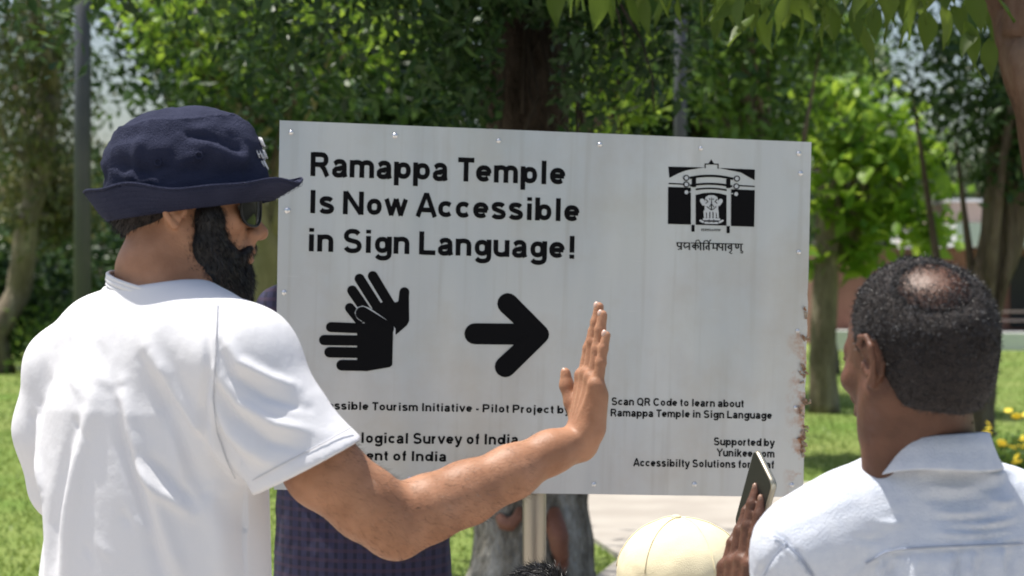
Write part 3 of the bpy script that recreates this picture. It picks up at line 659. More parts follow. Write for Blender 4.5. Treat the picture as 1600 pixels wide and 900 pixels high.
# ------------------------------------------------------------------ sculpting: smooth solids -> one continuous mesh
class Sculpt:
    def __init__(s, h): s.h = h; s.p = []
    def _add(s, fn, c, R, op, k): s.p.append((fn, np.array(c, float), float(R), op, k))
    def cone(s, a, b, ra, rb, op='u', k=.012, flat=None, fl=1.0):
        """round cone; flat = unit direction along which the section is squashed by fl"""
        a = np.array(a, float); b = np.array(b, float); ba = b - a; L2 = max(np.dot(ba, ba), 1e-12)
        def fn(p):
            pa = p - a; t = np.clip(pa @ ba / L2, 0, 1); q = pa - t[:, None] * ba
            if flat is not None:
                f = np.asarray(flat, dtype=float); f = f / np.linalg.norm(f); dd = q @ f; q = q + np.outer(dd * (1 / fl - 1), f)
            return np.sqrt((q * q).sum(1)) - (ra + (rb - ra) * t)
        s._add(fn, (a + b) / 2, math.sqrt(L2) / 2 + max(ra, rb), op, k); return s
    def chain(s, pts, rad, op='u', k=.012, **kw):
        rad = [rad] * len(pts) if np.isscalar(rad) else rad
        for i in range(len(pts) - 1): s.cone(pts[i], pts[i + 1], rad[i], rad[i + 1], op, k, **kw)
        return s
    def ell(s, c, r, R=None, op='u', k=.012):
        c = np.array(c, float); r = np.array(r, float); R = np.eye(3) if R is None else np.array(R)
        def fn(p):
            q = (p - c) @ R; k0 = np.sqrt(((q / r) ** 2).sum(1)); k1 = np.sqrt(((q / (r * r)) ** 2).sum(1)) + 1e-9
            return k0 * (k0 - 1) / k1
        s._add(fn, c, r.max(), op, k); return s
    def loft(s, rows, yaw, op='u', k=.03, power=2.0):
        """rows of (z, cx, cy, half width, half depth), low to high; yaw turns the section"""
        rows = np.array(rows, float); z = rows[:, 0]; ca, sa = math.cos(yaw), math.sin(yaw)
        def fn(p):
            zz = np.clip(p[:, 2], z[0], z[-1]); cx, cy, rx, ry = (np.interp(zz, z, rows[:, i]) for i in (1, 2, 3, 4))
            dx, dy = p[:, 0] - cx, p[:, 1] - cy; u = dx * ca + dy * sa; v = -dx * sa + dy * ca
            e = (np.abs(u / rx) ** power + np.abs(v / ry) ** power) ** (1 / power)
            d = (e - 1) * np.minimum(rx, ry)
            dz = np.maximum(p[:, 2] - z[-1], z[0] - p[:, 2])
            return np.where(dz > 0, np.sqrt(np.maximum(d, 0) ** 2 + dz ** 2) , np.maximum(d, dz))
        c = [rows[:, 1].mean(), rows[:, 2].mean(), z.mean()]
        s._add(fn, c, math.hypot((z[-1] - z[0]) / 2, rows[:, 3:].max() * 1.2) + .03, op, k); return s
    def plane(s, c, n, R, k=.002):
        """cuts away everything on the side n points to, within R of c"""
        c = np.array(c, float); n = np.array(n, float); n /= np.linalg.norm(n)
        def fn(p): return np.maximum(-((p - c) @ n), np.sqrt(((p - c) ** 2).sum(1)) - R)
        s._add(fn, c, R, 's', k); return s
    def sub(s, fn, c, R, k=.002): s._add(fn, c, R, 's', k); return s
    def val(s, p, idx):
        d = np.full(len(p), .2)
        for i in idx:
            fn, c, R, op, k = s.p[i]; e = fn(p)
            if op == 'u':
                h = np.maximum(k - np.abs(d - e), 0) / k; d = np.minimum(d, e) - h * h * k * .25
            else:
                e = -e; h = np.maximum(k - np.abs(d - e), 0) / k; d = np.maximum(d, e) + h * h * k * .25
        return d
    def run(s):
        h = s.h; n = 12; B = n * h
        lo = np.min([c - R for _, c, R, op, _ in s.p if op == 'u'], axis=0) - 2 * B; hi = np.max([c + R for _, c, R, op, _ in s.p if op == 'u'], axis=0) + 2 * B
        b0 = np.floor(lo / B).astype(int); b1 = np.ceil(hi / B).astype(int)
        g = np.stack(np.meshgrid(*[np.arange(b0[i], b1[i]) for i in range(3)], indexing='ij'), -1).reshape(-1, 3)
        cen = (g + .5) * B; rb = B * .87
        near = np.zeros((len(g), len(s.p)), bool)
        for i, (fn, c, R, op, k) in enumerate(s.p): near[:, i] = np.sqrt(((cen - c) ** 2).sum(1)) < R + rb + k + .03
        un = np.array([q[3] == 'u' for q in s.p]); act = near[:, un].any(1); g, cen, near = g[act], cen[act], near[act]
        d = s.val(cen, range(len(s.p))); act = np.abs(d) < rb * 1.25 + .01; g, near = g[act], near[act]
        m = n + 1; loc = np.stack(np.meshgrid(*[np.arange(m)] * 3, indexing='ij'), -1).reshape(-1, 3)
        # blocks that meet the same shapes are worked out together
        pk = np.packbits(near, axis=1); _, inv = np.unique(pk, axis=0, return_inverse=True); inv = inv.ravel()
        D = np.empty((len(g), m, m, m))
        for u in np.unique(inv):
            bi = np.where(inv == u)[0]; idx = np.where(near[bi[0]])[0]
            for c0 in range(0, len(bi), 60):
                bb = bi[c0:c0 + 60]
                p = ((g[bb][:, None, :] * n + loc[None]) * h).reshape(-1, 3)
                D[bb] = s.val(p, idx).reshape(-1, m, m, m)
        cs = [(i, j, k) for i in (0, 1) for j in (0, 1) for k in (0, 1)]
        C = np.stack([D[:, i:n + i, j:n + j, k:n + k] for i, j, k in cs], -1)
        ins = C < 0; mixed = ins.any(-1) & ~ins.all(-1)
        bi, ci, cj, ck = np.where(mixed); val = C[bi, ci, cj, ck]
        cell = g[bi] * n + np.stack([ci, cj, ck], 1)
        acc = np.zeros((len(val), 3)); cnt = np.zeros(len(val)); cc = np.array(cs, float)
        for a in range(8):
            for b in range(a + 1, 8):
                if np.abs(cc[a] - cc[b]).sum() != 1: continue
                va, vb = val[:, a], val[:, b]; x = (va < 0) != (vb < 0); t = np.where(x, va / np.where(x, va - vb, 1), 0)
                acc += np.where(x[:, None], cc[a] + t[:, None] * (cc[b] - cc[a]), 0); cnt += x
        V = (cell + acc / cnt[:, None]) * h
        base = (b0 - 2) * n; dim = (b1 - b0 + 5) * n
        key = lambda q: ((q[:, 0] - base[0]) * dim[1] + (q[:, 1] - base[1])) * dim[2] + (q[:, 2] - base[2])
        kk = key(cell); o = np.argsort(kk); ks = kk[o]
        Q = []
        for ax in range(3):
            sl0 = [slice(None), slice(0, n), slice(0, n), slice(0, n)]; sl1 = list(sl0); sl1[ax + 1] = slice(1, n + 1)
            A, Bv = D[tuple(sl0)] < 0, D[tuple(sl1)] < 0
            bi, i, j, k = np.where(A != Bv); e = g[bi] * n + np.stack([i, j, k], 1); flip = A[bi, i, j, k]
            u, v = [(1, 2), (2, 0), (0, 1)][ax]
            du = np.zeros(3, int); du[u] = 1; dv = np.zeros(3, int); dv[v] = 1
            q = []
            ok = np.ones(len(e), bool)
            for off in (-du - dv, -dv, 0 * du, -du):
                kq = key(e + off); pos = np.clip(np.searchsorted(ks, kq), 0, len(ks) - 1); ok &= ks[pos] == kq; q.append(o[pos])
            q = np.stack(q, 1)[ok]; fl = flip[ok]; q[~fl] = q[~fl][:, ::-1]; Q.append(q)
        return V, np.vstack(Q)

def normals(V, Q):
    a, b, c, d = (V[Q[:, i]] for i in range(4)); fn = np.cross(c - a, d - b); N = np.zeros_like(V)
    for i in range(4):
        for k in range(3): N[:, k] += np.bincount(Q[:, i], fn[:, k], len(V))
    return N / (np.linalg.norm(N, axis=1)[:, None] + 1e-12)

def relax(V, Q, it=1, w=.5):
    for _ in range(it):
        S = np.zeros_like(V); c = np.zeros(len(V))
        for i in range(4):
            for j in ((i + 1) % 4, (i - 1) % 4):
                for k in range(3): S[:, k] += np.bincount(Q[:, i], V[Q[:, j], k], len(V))
                c += np.bincount(Q[:, i], None, len(V))
        V = V * (1 - w) + w * S / np.maximum(c, 1)[:, None]
    return V

def largest(V, Q):
    """drops stray islands: keeps connected pieces of more than 60 vertices"""
    lab = np.arange(len(V))
    for _ in range(400):
        mn = lab[Q].min(1); new = lab.copy()
        for i in range(4): np.minimum.at(new, Q[:, i], mn)
        new = new[new]
        if (new == lab).all(): break
        lab = new
    cnt = np.bincount(lab, minlength=len(V)); keep = cnt[lab] > 60
    idx = np.cumsum(keep) - 1
    return V[keep], idx[Q[keep[Q[:, 0]]]]

def ridges(V, N, lines, ymax=None, mask=None):
    """cloth folds: lines of (points in the picture, depth, width, height) laid on the cloth"""
    D = np.zeros(len(V))
    for pts, Y, w, amp in lines:
        q = np.array([P(a, b, Y) for a, b in pts])[:, [0, 2]]; X = V[:, [0, 2]]; best = np.full(len(V), 9.0); tt = np.zeros(len(V)); tot = len(q) - 1
        for i in range(tot):
            a, b = q[i], q[i + 1]; ba = b - a; t = np.clip((X - a) @ ba / (ba @ ba), 0, 1); d = np.linalg.norm(X - a - t[:, None] * ba, axis=1)
            m = d < best; best[m] = d[m]; tt[m] = ((i + t) / tot)[m]
        fade = np.sin(np.pi * np.clip(tt, .03, .97)) ** .6
        D += amp * np.exp(-(best / w) ** 2) * fade
    f = 1.0 if ymax is None else (N[:, 1] < .15)
    if mask is not None: f = f * mask
    return D * f

def surf_line(name, V, N, pts, rad, m, parent, step=4, tol=5):
    """a line of stitching laid on the cloth below the given points of the picture"""
    U = V[:, 0] / V[:, 1] * F + 800; W = 450 - (V[:, 2] - CAMZ) / V[:, 1] * F; q = np.array(pts, float); out = []
    for a, b in zip(q[:-1], q[1:]):
        for t in np.arange(0, 1, step / max(np.linalg.norm(b - a), step)): 
            c = a + (b - a) * t; i = np.where((np.abs(U - c[0]) < tol) & (np.abs(W - c[1]) < tol) & (N[:, 1] < .3))[0]
            if len(i):
                y = V[i, 1].min() + .004; i = i[V[i, 1] < y]; d = V[i, 1].mean(); out.append(P(c[0], c[1], d - .0010) + N[i].mean(0) * .0006)
    if len(out) < 4: return None
    out = np.array(out)
    for _ in range(2): out[1:-1] = (out[:-2] + 2 * out[1:-1] + out[2:]) / 4
    b = MB(); b.tube(out, rad, 5); return b.build(name, m, parent, True)

# ------------------------------------------------------------------ the parts of a body
def head_frame(yaw, pitch=0, roll=0):
    """columns: forward, left, up. yaw 0 looks to +x, anticlockwise"""
    f = Matrix.Rotation(yaw, 3, 'Z') @ Matrix.Rotation(pitch, 3, 'Y') @ Matrix.Rotation(roll, 3, 'X')
    return np.array(f)

def head(S, c, R, s=1.0, face=True, skull=.102):
    L = lambda f, l, u: np.array(c) + R @ (np.array([f, l, u]) * s)
    S.ell(L(-.012, 0, .028), np.array([skull, .077, .090]) * s, R, k=.01)
    S.ell(L(.030, 0, -.030), np.array([.064, .060, .085]) * s, R, k=.03 * s)
    S.ell(L(.058, 0, -.088), np.array([.032, .032, .026]) * s, R, k=.03 * s)
    for q in (-1, 1):
        S.cone(L(-.004, q * .058, -.045), L(.052, q * .026, -.098), .022 * s, .018 * s, k=.03 * s)
        S.ell(L(.062, q * .042, -.022), np.array([.022, .022, .016]) * s, R, k=.02 * s)
        if face:
            S.cone(L(.084, q * .012, .018), L(.068, q * .045, .016), .010 * s, .009 * s, k=.012 * s)
            S.ell(L(.094, q * .031, -.002), np.array([.013, .015, .012]) * s, R, op='s', k=.014 * s)
            S.ell(L(.0830, q * .031, .0065), np.array([.0105, .0150, .0062]) * s, R, k=.004)
            S.ell(L(.0825, q * .031, -.0115), np.array([.0100, .0150, .0055]) * s, R, k=.004)
            S.cone(L(.100, q * .014, -.040), L(.104, q * .013, -.042), .0085 * s, .0085 * s, k=.006 * s)
    if face:
        S.chain([L(.086, 0, .012), L(.100, 0, -.014), L(.116, 0, -.036)], [.008 * s, .0085 * s, .0115 * s], k=.012 * s)
        for q in (-1, 1): S.ell(L(.109, q * .007, -.050), np.array([.006, .0035, .006]) * s, R, op='s', k=.003)
        S.ell(L(.090, 0, -.060), np.array([.018, .026, .014]) * s, R, k=.012)
        S.ell(L(.100, 0, -.0655), np.array([.009, .022, .0058]) * s, R, k=.004)
        S.ell(L(.097, 0, -.0775), np.array([.010, .019, .0068]) * s, R, k=.004)
    for q in (-1, 1):
        # ear: back plate, rim, inner fold, lobe, hollow
        E = lambda f, o, u: L(-.010 + f, q * (.077 + o), -.006 + u)
        S.ell(E(-.006, .004, .002), np.array([.017, .0055, .030]) * s, R @ np.array(Matrix.Rotation(q * .35, 3, 'Z')), k=.006)
        S.chain([E(.010, .004, .010), E(.012, .009, .024), E(.004, .013, .032), E(-.010, .016, .031), E(-.020, .018, .018), E(-.021, .017, .002), E(-.015, .013, -.014), E(-.004, .008, -.026)],
                [r_ * s for r_ in (.0030, .0036, .0040, .0042, .0042, .0040, .0042, .0062)], k=.003)
        S.chain([E(-.002, .010, .020), E(-.011, .012, .010), E(-.011, .010, -.004), E(-.002, .009, -.014)], .0028 * s, k=.003)
        S.ell(E(.003, .014, .000), np.array([.0085, .008, .012]) * s, R, op='s', k=.004)
        S.ell(E(.010, .004, -.004), np.array([.005, .007, .008]) * s, R, k=.004)
    return L

def hand(S, w, D, N, T, s=1.0, curl=(.1, .1, .1, .1), fan=.0, thumb=((.03, .032, .012), (.060, .052, .016), (.088, .056, .014), (.108, .054, .010)), base_r=.026):
    """w wrist, D along the hand, N out of the palm, T towards the thumb"""
    w = np.array(w, float); D, N, T = (np.array(v, float) / np.linalg.norm(v) for v in (D, N, T))
    Lp = lambda d, t, n: w + (D * d + T * t + N * n) * s
    S.ell(Lp(.004, 0, 0), np.array([.030, .025, .019]) * s, np.stack([D, T, N], 1), k=.02)
    lens = ((.041, .026, .021), (.046, .030, .022), (.042, .028, .022), (.033, .020, .020)); sp = (.028, .0095, -.0095, -.027); mc = (.090, .094, .089, .080); rr = (.0092, .0095, .0090, .0080)
    for i in range(4):
        S.cone(Lp(.010, sp[i] * .5, 0), Lp(mc[i], sp[i], .001), .017 * s, .0118 * s, k=.016, flat=N, fl=.86)
    for i in range(4): S.cone(Lp(.022, sp[i] * .45, -.0150), Lp(mc[i] - .012, sp[i] * .98, -.0100), .0032 * s, .0036 * s, k=.005)
    S.cone(Lp(.02, .018, .008), Lp(.060, .030, .009), .018 * s, .012 * s, k=.014)
    S.cone(Lp(.02, -.018, .007), Lp(.065, -.026, .007), .017 * s, .012 * s, k=.014)
    for i in range(4):
        S.ell(Lp(mc[i], sp[i], -.006), np.array([.010, .0085, .008]) * s, np.stack([D, T, N], 1), k=.006)
        p = Lp(mc[i], sp[i], .001); a = curl[i] * .6; rr_ = rr[i] * s; d0 = D + T * fan * (1.5 - i); d0 /= np.linalg.norm(d0)
        for j in range(3):
            dd = d0 * math.cos(a) + N * math.sin(a); q = p + dd * lens[i][j] * s
            r0, r1 = rr[i] * (1.04 - .10 * j) * s, rr[i] * (.97 - .11 * j) * s
            S.cone(p, q, r0, r1, k=.0022); S.ell(p, np.array([1, 1, 1]) * r0 * 1.05, k=.003)
            p = q; last = dd; a += curl[i] * (1.0 if j == 0 else .7)
        S.tips = getattr(S, 'tips', []) + [(p, last, N * math.cos(a) - D * math.sin(a) * .3, rr_)]
    tp = [Lp(.012, .020, .006)] + [Lp(*t) for t in thumb]
    S.chain(tp, [.016 * s, .0135 * s, .0110 * s, .0102 * s, .0078 * s], k=.006)
    return Lp

def tuft(name, pts, dirs, length, width, mats, parent, mix=.0, curl=0, seg=3, r=rng):
    """many short hairs, each a narrow bent ribbon"""
    n = len(pts); L = length * (.6 + .8 * r.random(n))[:, None]
    s = np.cross(dirs, r.normal(size=(n, 3))); s /= np.linalg.norm(s, axis=1)[:, None] + 1e-9
    b = np.cross(dirs, s); rows = []
    for k in range(seg + 1):
        t = k / seg; c = pts + dirs * L * (math.sin(curl * t) / curl if curl else t) + b * L * ((1 - math.cos(curl * t)) / curl if curl else 0)
        w = width * (1 - .8 * t); rows += [c - s * w, c + s * w]
    V = np.stack(rows, 1).reshape(-1, 3); m = 2 * (seg + 1); i = np.arange(n) * m
    Fs = np.concatenate([np.stack([i + 2 * k, i + 2 * k + 1, i + 2 * k + 3, i + 2 * k + 2], 1) for k in range(seg)])
    mi = np.tile((r.random(n) < mix).astype(int) if np.isscalar(mix) else (r.random(n) < mix).astype(int), seg)
    return mesh_obj(name, V, Fs, None, parent, True, mats=mats, midx=mi)

def sample(V, Q, n, r, mask=None):
    N = normals(V, Q); q = Q if mask is None else Q[mask[Q[:, 0]]]
    i = r.integers(0, len(q), n); w = r.dirichlet([1, 1, 1, 1], n)
    return (V[q[i]] * w[:, :, None]).sum(1), N[q[i, 0]]

def finish(S, name, m, parent, it=1, disp=None, islands=True):
    V, Q = S.run()
    if islands: V, Q = largest(V, Q)
    V = relax(V, Q, it, .5)
    if disp is not None: V = V + normals(V, Q) * disp(V, normals(V, Q))[:, None]
    return mesh_obj(name, V, Q, m, parent, True), V, Q

def legwear(root, c, yaw, s, m, shoe, zhip=.90):
    """trousers and shoes below the frame of the photograph"""
    R = head_frame(yaw); L = lambda f, l, u: np.array([c[0], c[1], 0]) + R @ (np.array([f, l, u]) * s)
    S = Sculpt(.009 * max(s, .75))
    p0, p1 = L(0, 0, zhip - .08), L(0, 0, zhip + .08)
    S.loft([(p0[2], p0[0], p0[1], .165 * s, .12 * s), (p1[2], p1[0], p1[1], .155 * s, .11 * s)], yaw + math.pi / 2, k=.03)
    for q in (-1, 1): S.chain([L(0, q * .085, zhip - .06), L(.02, q * .10, .48), L(-.015, q * .105, .09)], [.095 * s, .070 * s, .060 * s], k=.02)
    finish(S, 'trousers', m, root, 2)
    for q in (-1, 1):
        S = Sculpt(.006 * max(s, .75)); S.cone(L(-.05, q * .105, .045), L(.14, q * .12, .036), .042 * s, .034 * s, k=.01); S.cone(L(-.02, q * .105, .06), L(-.02, q * .105, .11), .045 * s, .040 * s)
        S.plane(L(.04, q * .11, .004), (0, 0, -1), .3 * s); finish(S, 'shoe', shoe, root, 1)

def eyes(L, s, root):
    for q in (-1, 1):
        b = MB(); b.ball(L(.0775, q * .031, -.002), .0115 * s, 12, 8); b.build('eye', M['eye'], root, True)
        # the iris belongs to the eye
        e = root.children[-1]
        b = MB(); b.ball(L(.0845, q * .031, -.002), .0055 * s, 10, 6); b.build('iris', M['beard'], e, True)

# ------------------------------------------------------------------ man in white tee and navy hat
def hat_man():
    Y0 = 2.42; r = np.random.default_rng(5)
    base = P(245, 450, 2.42); base[2] = 0
    root = empty('person', base, 'bearded man in a white t-shirt and navy bucket hat raising his open right hand', 'person')
    hc = P(284, 322, 2.46); yaw = math.radians(14); R = head_frame(yaw, math.radians(1)); hs = .98
    wr = P(903, 692, 2.46); ty = math.radians(-30)
    S = Sculpt(.0027)
    L = head(S, hc, R, hs, skull=.096)
    S.chain([P(252, 470, 2.43), P(252, 425, 2.43), P(272, 372, 2.45)], [.066, .060, .058], k=.02)
    S.chain([P(225, 480, 2.40), P(240, 400, 2.42)], [.03, .022], k=.03)       # cord of the neck
    S.chain([P(300, 470, 2.40), P(330, 390, 2.41)], [.020, .016], k=.02)
    S.loft([(1.20, -.512, 2.42, .150, .09), (1.36, -.512, 2.42, .160, .09), (1.44, -.512, 2.42, .11, .07), (1.475, -.505, 2.42, .07, .06)], ty, k=.03)
    arm = [P(388, 560, 2.32), P(446, 652, 2.312), P(506, 734, 2.31), P(573, 788, 2.33), P(616, 816, 2.35)]
    S.chain([P(270, 480, 2.40), arm[0]], [.05, .052], k=.03)
    S.chain(arm, [.050, .048, .0475, .045, .041], k=.03)
    S.ell(P(622, 838, 2.34), [.030, .028, .028], k=.03)                       # elbow point
    S.chain([P(616, 816, 2.35), P(668, 795, 2.365), P(730, 770, 2.39), P(800, 738, 2.41), P(860, 707, 2.435), wr], [.042, .0440, .0420, .0355, .0285, .0262], k=.02)
    S.ell(P(887, 690, 2.435), [.014, .012, .012], k=.012)                      # wrist bone
    a = math.radians(20); N = np.array([math.cos(a), math.sin(a), -.12]); N /= np.linalg.norm(N)
    D = np.array([.13, .02, 1.0]); D -= N * (D @ N); D /= np.linalg.norm(D); T = np.cross(D, N)
    H = hand(S, P(911, 686, 2.46), D, N, T, 1.0, curl=(.10, .02, .02, .05), fan=-.016,
             thumb=((.028, .032, .002), (.048, .045, -.006), (.072, .055, -.013), (.090, .058, -.016)))
    def dsp(V, N_): return .0005 * wnoise(V, 40, 3) + .00015 * wnoise(V, 240, 4) * (V[:, 0] > -.4)
    bo, V, Q = finish(S, 'body', M['skin_fair'], root, 1, dsp)
    SK, SN = V, normals(V, Q)
    # fine hair of the forearm and upper arm
    msk = (V[:, 0] > -.26) & (V[:, 0] < .03) & (V[:, 2] < 1.31)
    p, nn = sample(V, Q, 4200, r, msk); d = nn * .30 + np.array([.75, .1, -.35]) + r.normal(size=p.shape) * .3; d /= np.linalg.norm(d, axis=1)[:, None]
    t = tuft('arm_hair', p, d, .012, .00011, [M['hair'], M['hair_grey']], bo, 0, .9, 2, r); t['kind'] = 'stuff'
    # nails
    tp = H(.090, .058, -.016)
    nm = mat('nail', (.62, .42, .34), rough=.25)
    for p_, d_, n_, r_ in S.tips + [(tp, D, N * .7 - T * .4, .0075)]:
        b = MB(); b.ball(p_ + d_ * .001 - n_ * r_ * .42, (.0045, .0045, .0065), 10, 6); b.build('nail', nm, root, True)
    eyes(L, hs, root)
    # left arm goes forward in front of him: forearm and hand of its own continuous skin, hidden by the body
    S = Sculpt(.0045)
    S.chain([P(118, 750, 2.57), P(150, 830, 2.62), P(250, 850, 2.80)], [.046, .042, .028], k=.02)
    hand(S, P(250, 850, 2.80), (.5, .8, .15), (.8, -.5, -.3), np.cross((.8, -.5, -.3), (.5, .8, .15)), .98, curl=(.5, .55, .6, .6))
    finish(S, 'forearm', M['skin_fair'], root, 1)

    # t-shirt
    S = Sculpt(.0038)
    cx, cy = -.508, 2.42
    # right sleeve first, cut and hollowed, then the trunk of the shirt
    S.chain([P(378, 560, 2.31), P(425, 652, 2.30), P(494, 752, 2.29)], [.058, .069, .085], k=.035, flat=(0, 1, 0), fl=.92)
    hn = np.array([.459, 0, -.889]); hcn = P(480, 731, 2.29)
    S.plane(hcn, hn, .16, k=.003)
    ax = np.array([.56, 0, -.83]); c0 = P(483, 736, 2.292)
    def hol(p, c0=c0, ax=ax):
        q = p - c0; t = q @ ax; d = q - np.outer(t, ax); d[:, 1] /= .92
        return np.maximum(np.sqrt((d * d).sum(1)) - (.0715 + t * .32), np.abs(t) - .040)
    S.sub(hol, c0, .12, k=.004)
    S.loft([(.84, cx, cy, .194, .135), (.98, cx, cy, .190, .130), (1.10, cx, cy, .186, .126), (1.22, cx, cy, .182, .124), (1.33, cx, cy, .176, .118), (1.40, cx, cy, .146, .100), (1.450, cx, cy, .104, .086), (1.484, cx + .004, cy, .082, .076), (1.499, cx + .006, cy, .076, .071)], ty, k=.010)
    S.chain([P(262, 500, 2.40), P(325, 522, 2.36), P(378, 558, 2.315)], [.052, .055, .060], k=.04)
    S.chain([P(378, 560, 2.315), P(384, 610, 2.33)], [.060, .062], k=.03, flat=(0, 1, 0), fl=.92)
    S.chain([P(290, 540, 2.345), P(378, 572, 2.315)], [.058, .056], k=.06)
    S.chain([P(380, 572, 2.318), P(352, 670, 2.335)], [.052, .045], k=.05)
    S.chain([P(222, 503, 2.44), P(158, 526, 2.48), P(110, 576, 2.52)], [.050, .052, .060], k=.04)
    S.chain([P(110, 576, 2.52), P(98, 668, 2.54), P(112, 752, 2.57)], [.062, .066, .068], k=.03)
    # bottom hem
    S.plane((cx, cy, .86), (0, 0, -1), .3)
    Z = lambda x, y: (x / 1.8, 400 + y / 1.8)
    rid = []
    def add(pts, w, amp, Yd=2.36): rid.append(([Z(*q) for q in pts], Yd, w * .82, amp))
    rid.append(([(552, 664), (470, 710), (392, 750)], 2.29, .0038, -.004))
    # back
    add([(445, 250), (530, 360), (620, 490), (690, 610)], .013, .013)
    add([(430, 290), (500, 420), (560, 560), (610, 640)], .012, -.010)
    add([(500, 430), (530, 520), (548, 600)], .009, .008)
    add([(375, 350), (400, 480), (470, 660), (545, 900)], .014, .012)
    add([(355, 380), (380, 520), (440, 700), (500, 900)], .013, -.011)
    add([(400, 560), (480, 640), (570, 705)], .012, .010)
    add([(440, 540), (510, 610), (580, 680)], .010, -.008)
    add([(300, 350), (235, 540), (200, 720), (185, 920)], .018, .010)
    add([(255, 420), (190, 600), (150, 760), (140, 920)], .015, -.010)
    add([(110, 440), (118, 560), (140, 660)], .010, .012, 2.45)
    add([(90, 460), (100, 600), (118, 760), (128, 920)], .012, -.012, 2.45)
    add([(600, 640), (640, 760), (650, 910)], .018, .008)
    add([(690, 640), (720, 760), (730, 910)], .02, -.007)
    # sleeve
    add([(650, 220), (690, 290), (780, 340), (850, 365)], .009, .008, 2.3)
    add([(640, 250), (680, 330), (770, 385), (880, 420)], .009, -.008, 2.3)
    add([(630, 310), (690, 400), (790, 460), (910, 490)], .010, .009, 2.3)
    add([(620, 340), (680, 440), (780, 510), (920, 540)], .010, -.009, 2.3)
    add([(620, 400), (670, 490), (760, 560), (860, 590)], .011, .009, 2.3)
    add([(620, 460), (660, 540), (730, 610)], .010, -.008, 2.3)
    add([(600, 180), (610, 300), (590, 420), (610, 560), (660, 640)], .006, -.006, 2.3)   # arm hole seam
    for _ in range(26):
        x0, y0 = r.uniform(90, 720), r.uniform(170, 860); a_ = r.normal(1.15, .35); l_ = r.uniform(40, 110)
        add([(x0, y0), (x0 + l_ * .5 * math.cos(a_) + r.normal() * 6, y0 + l_ * .5 * math.sin(a_)), (x0 + l_ * math.cos(a_), y0 + l_ * math.sin(a_))], r.uniform(.007, .012), r.choice([-1, 1]) * r.uniform(.0012, .0026))
    def dsp(V, N_):
        hem = np.clip(-((V - hcn) @ hn) / .045 - .25, 0, 1); hem = np.where(V[:, 0] > -.36, hem, 1)
        return (.95 * ridges(V, N_, rid, ymax=1) + (.0024 * wnoise(V * [1, 1, .45], 24, 8, 2) + .0004 * wnoise(V * [1, 1, .5], 80, 9, 2))) * hem
    o, V, Q = finish(S, 't_shirt', M['tee'], root, 2, dsp); Nt = normals(V, Q)
    th_ = mat('white_thread_seam', (.50, .51, .55), rough=1)
    surf_line('hem_stitch', V, Nt, [(549, 668), (510, 690), (470, 710), (430, 731), (392, 752)], .0006, th_, o)
    surf_line('sleeve_seam', V, Nt, [Z(612, 130), Z(610, 200), Z(606, 300), Z(600, 400), Z(612, 500), Z(640, 580), Z(665, 630)], .0008, th_, o)
    # collar rib
    b = MB(); ring = []
    for k in range(49):
        t = 2 * math.pi * k / 48; f, l = math.cos(t), math.sin(t); Rr = head_frame(yaw - math.radians(38))
        ring.append(np.array([cx + .010, cy, 1.499]) + Rr @ np.array([.078 * f + .004, .0735 * l, -.020 * f]))
    for dz, rr in ((-.002, .0040), (-.009, .0036), (.004, .0032)):
        b.tube(np.array(ring) + [0, 0, dz], rr, 8, cap=False)
    b.build('collar', M['tee'], o, True)
    # stitched hem of the sleeve
    b = MB(); u1 = np.array([.889, 0, .459]); ring = [hcn - hn * .012 + u1 * (.0835 * math.cos(t)) + np.array([0, 1, 0]) * (.0705 * math.sin(t)) for t in np.linspace(0, 2 * math.pi, 41)]
    legwear(root, (cx, cy), ty + math.pi / 2, .98, M['trouser'], M['shoe'])

    # hair at the nape
    S = Sculpt(.0035)
    S.ell(L(-.016, 0, .018), np.array([.1005, .0795, .085]) * hs, R, k=.01)
    S.plane(L(.010, 0, 0), R @ np.array([1, 0, -.35]), .3)
    S.plane(L(-.05, 0, .012), R @ np.array([.1, 0, 1]), .3)
    S.plane(L(-.03, 0, -.052), R @ np.array([.25, 0, -1]), .3)
    ho, V, Q = finish(S, 'hair', M['stubble'], root, 1)
    Nn = normals(V, Q); msk = (V[:, 2] < P(0, 320, 2.46)[2])
    p, nn = sample(V, Q, 2600, r, msk); d = nn * .6 + [0, 0, -.8] + r.normal(size=p.shape) * .25; d /= np.linalg.norm(d, axis=1)[:, None]
    t = tuft('hair_strands', p, d, .007, .0005, [M['hair'], M['hair_grey']], ho, .03, 0, 2, r); t['kind'] = 'stuff'

    # beard
    S = Sculpt(.003)
    for q in (-1, 1):
        S.chain([L(.031, q * .071, .020), L(.035, q * .064, -.022), L(.033, q * .056, -.058), L(.032, q * .046, -.094), L(.052, q * .028, -.120)], [.010, .019, .027, .034, .033], k=.014)
        S.chain([L(.066, q * .047, -.066), L(.062, q * .040, -.088)], [.012, .020], k=.012)
        S.chain([L(.103, q * .006, -.0565), L(.096, q * .020, -.062), L(.082, q * .034, -.074)], [.0055, .0062, .0085], k=.006)
    S.chain([L(.074, 0, -.100), L(.076, 0, -.122)], [.030, .030], k=.02)
    S.cone(L(.094, 0, -.090), L(.092, 0, -.100), .008, .014, k=.008)
    def dsp(V, N_): return .0007 * wnoise(V, 95, 12) + .0006 * wnoise(V, 260, 13)
    bo, V, Q = finish(S, 'beard', M['beard'], root, 1, dsp)
    p, nn = sample(V, Q, 16000, r); d = nn * .42 + [.12, 0, -.9] + r.normal(size=p.shape) * .20; d /= np.linalg.norm(d, axis=1)[:, None]
    t = tuft('beard_strands', p, d, .010, .00032, [M['hair'], M['hair_grey']], bo, .03, .8, 3, r); t['kind'] = 'stuff'
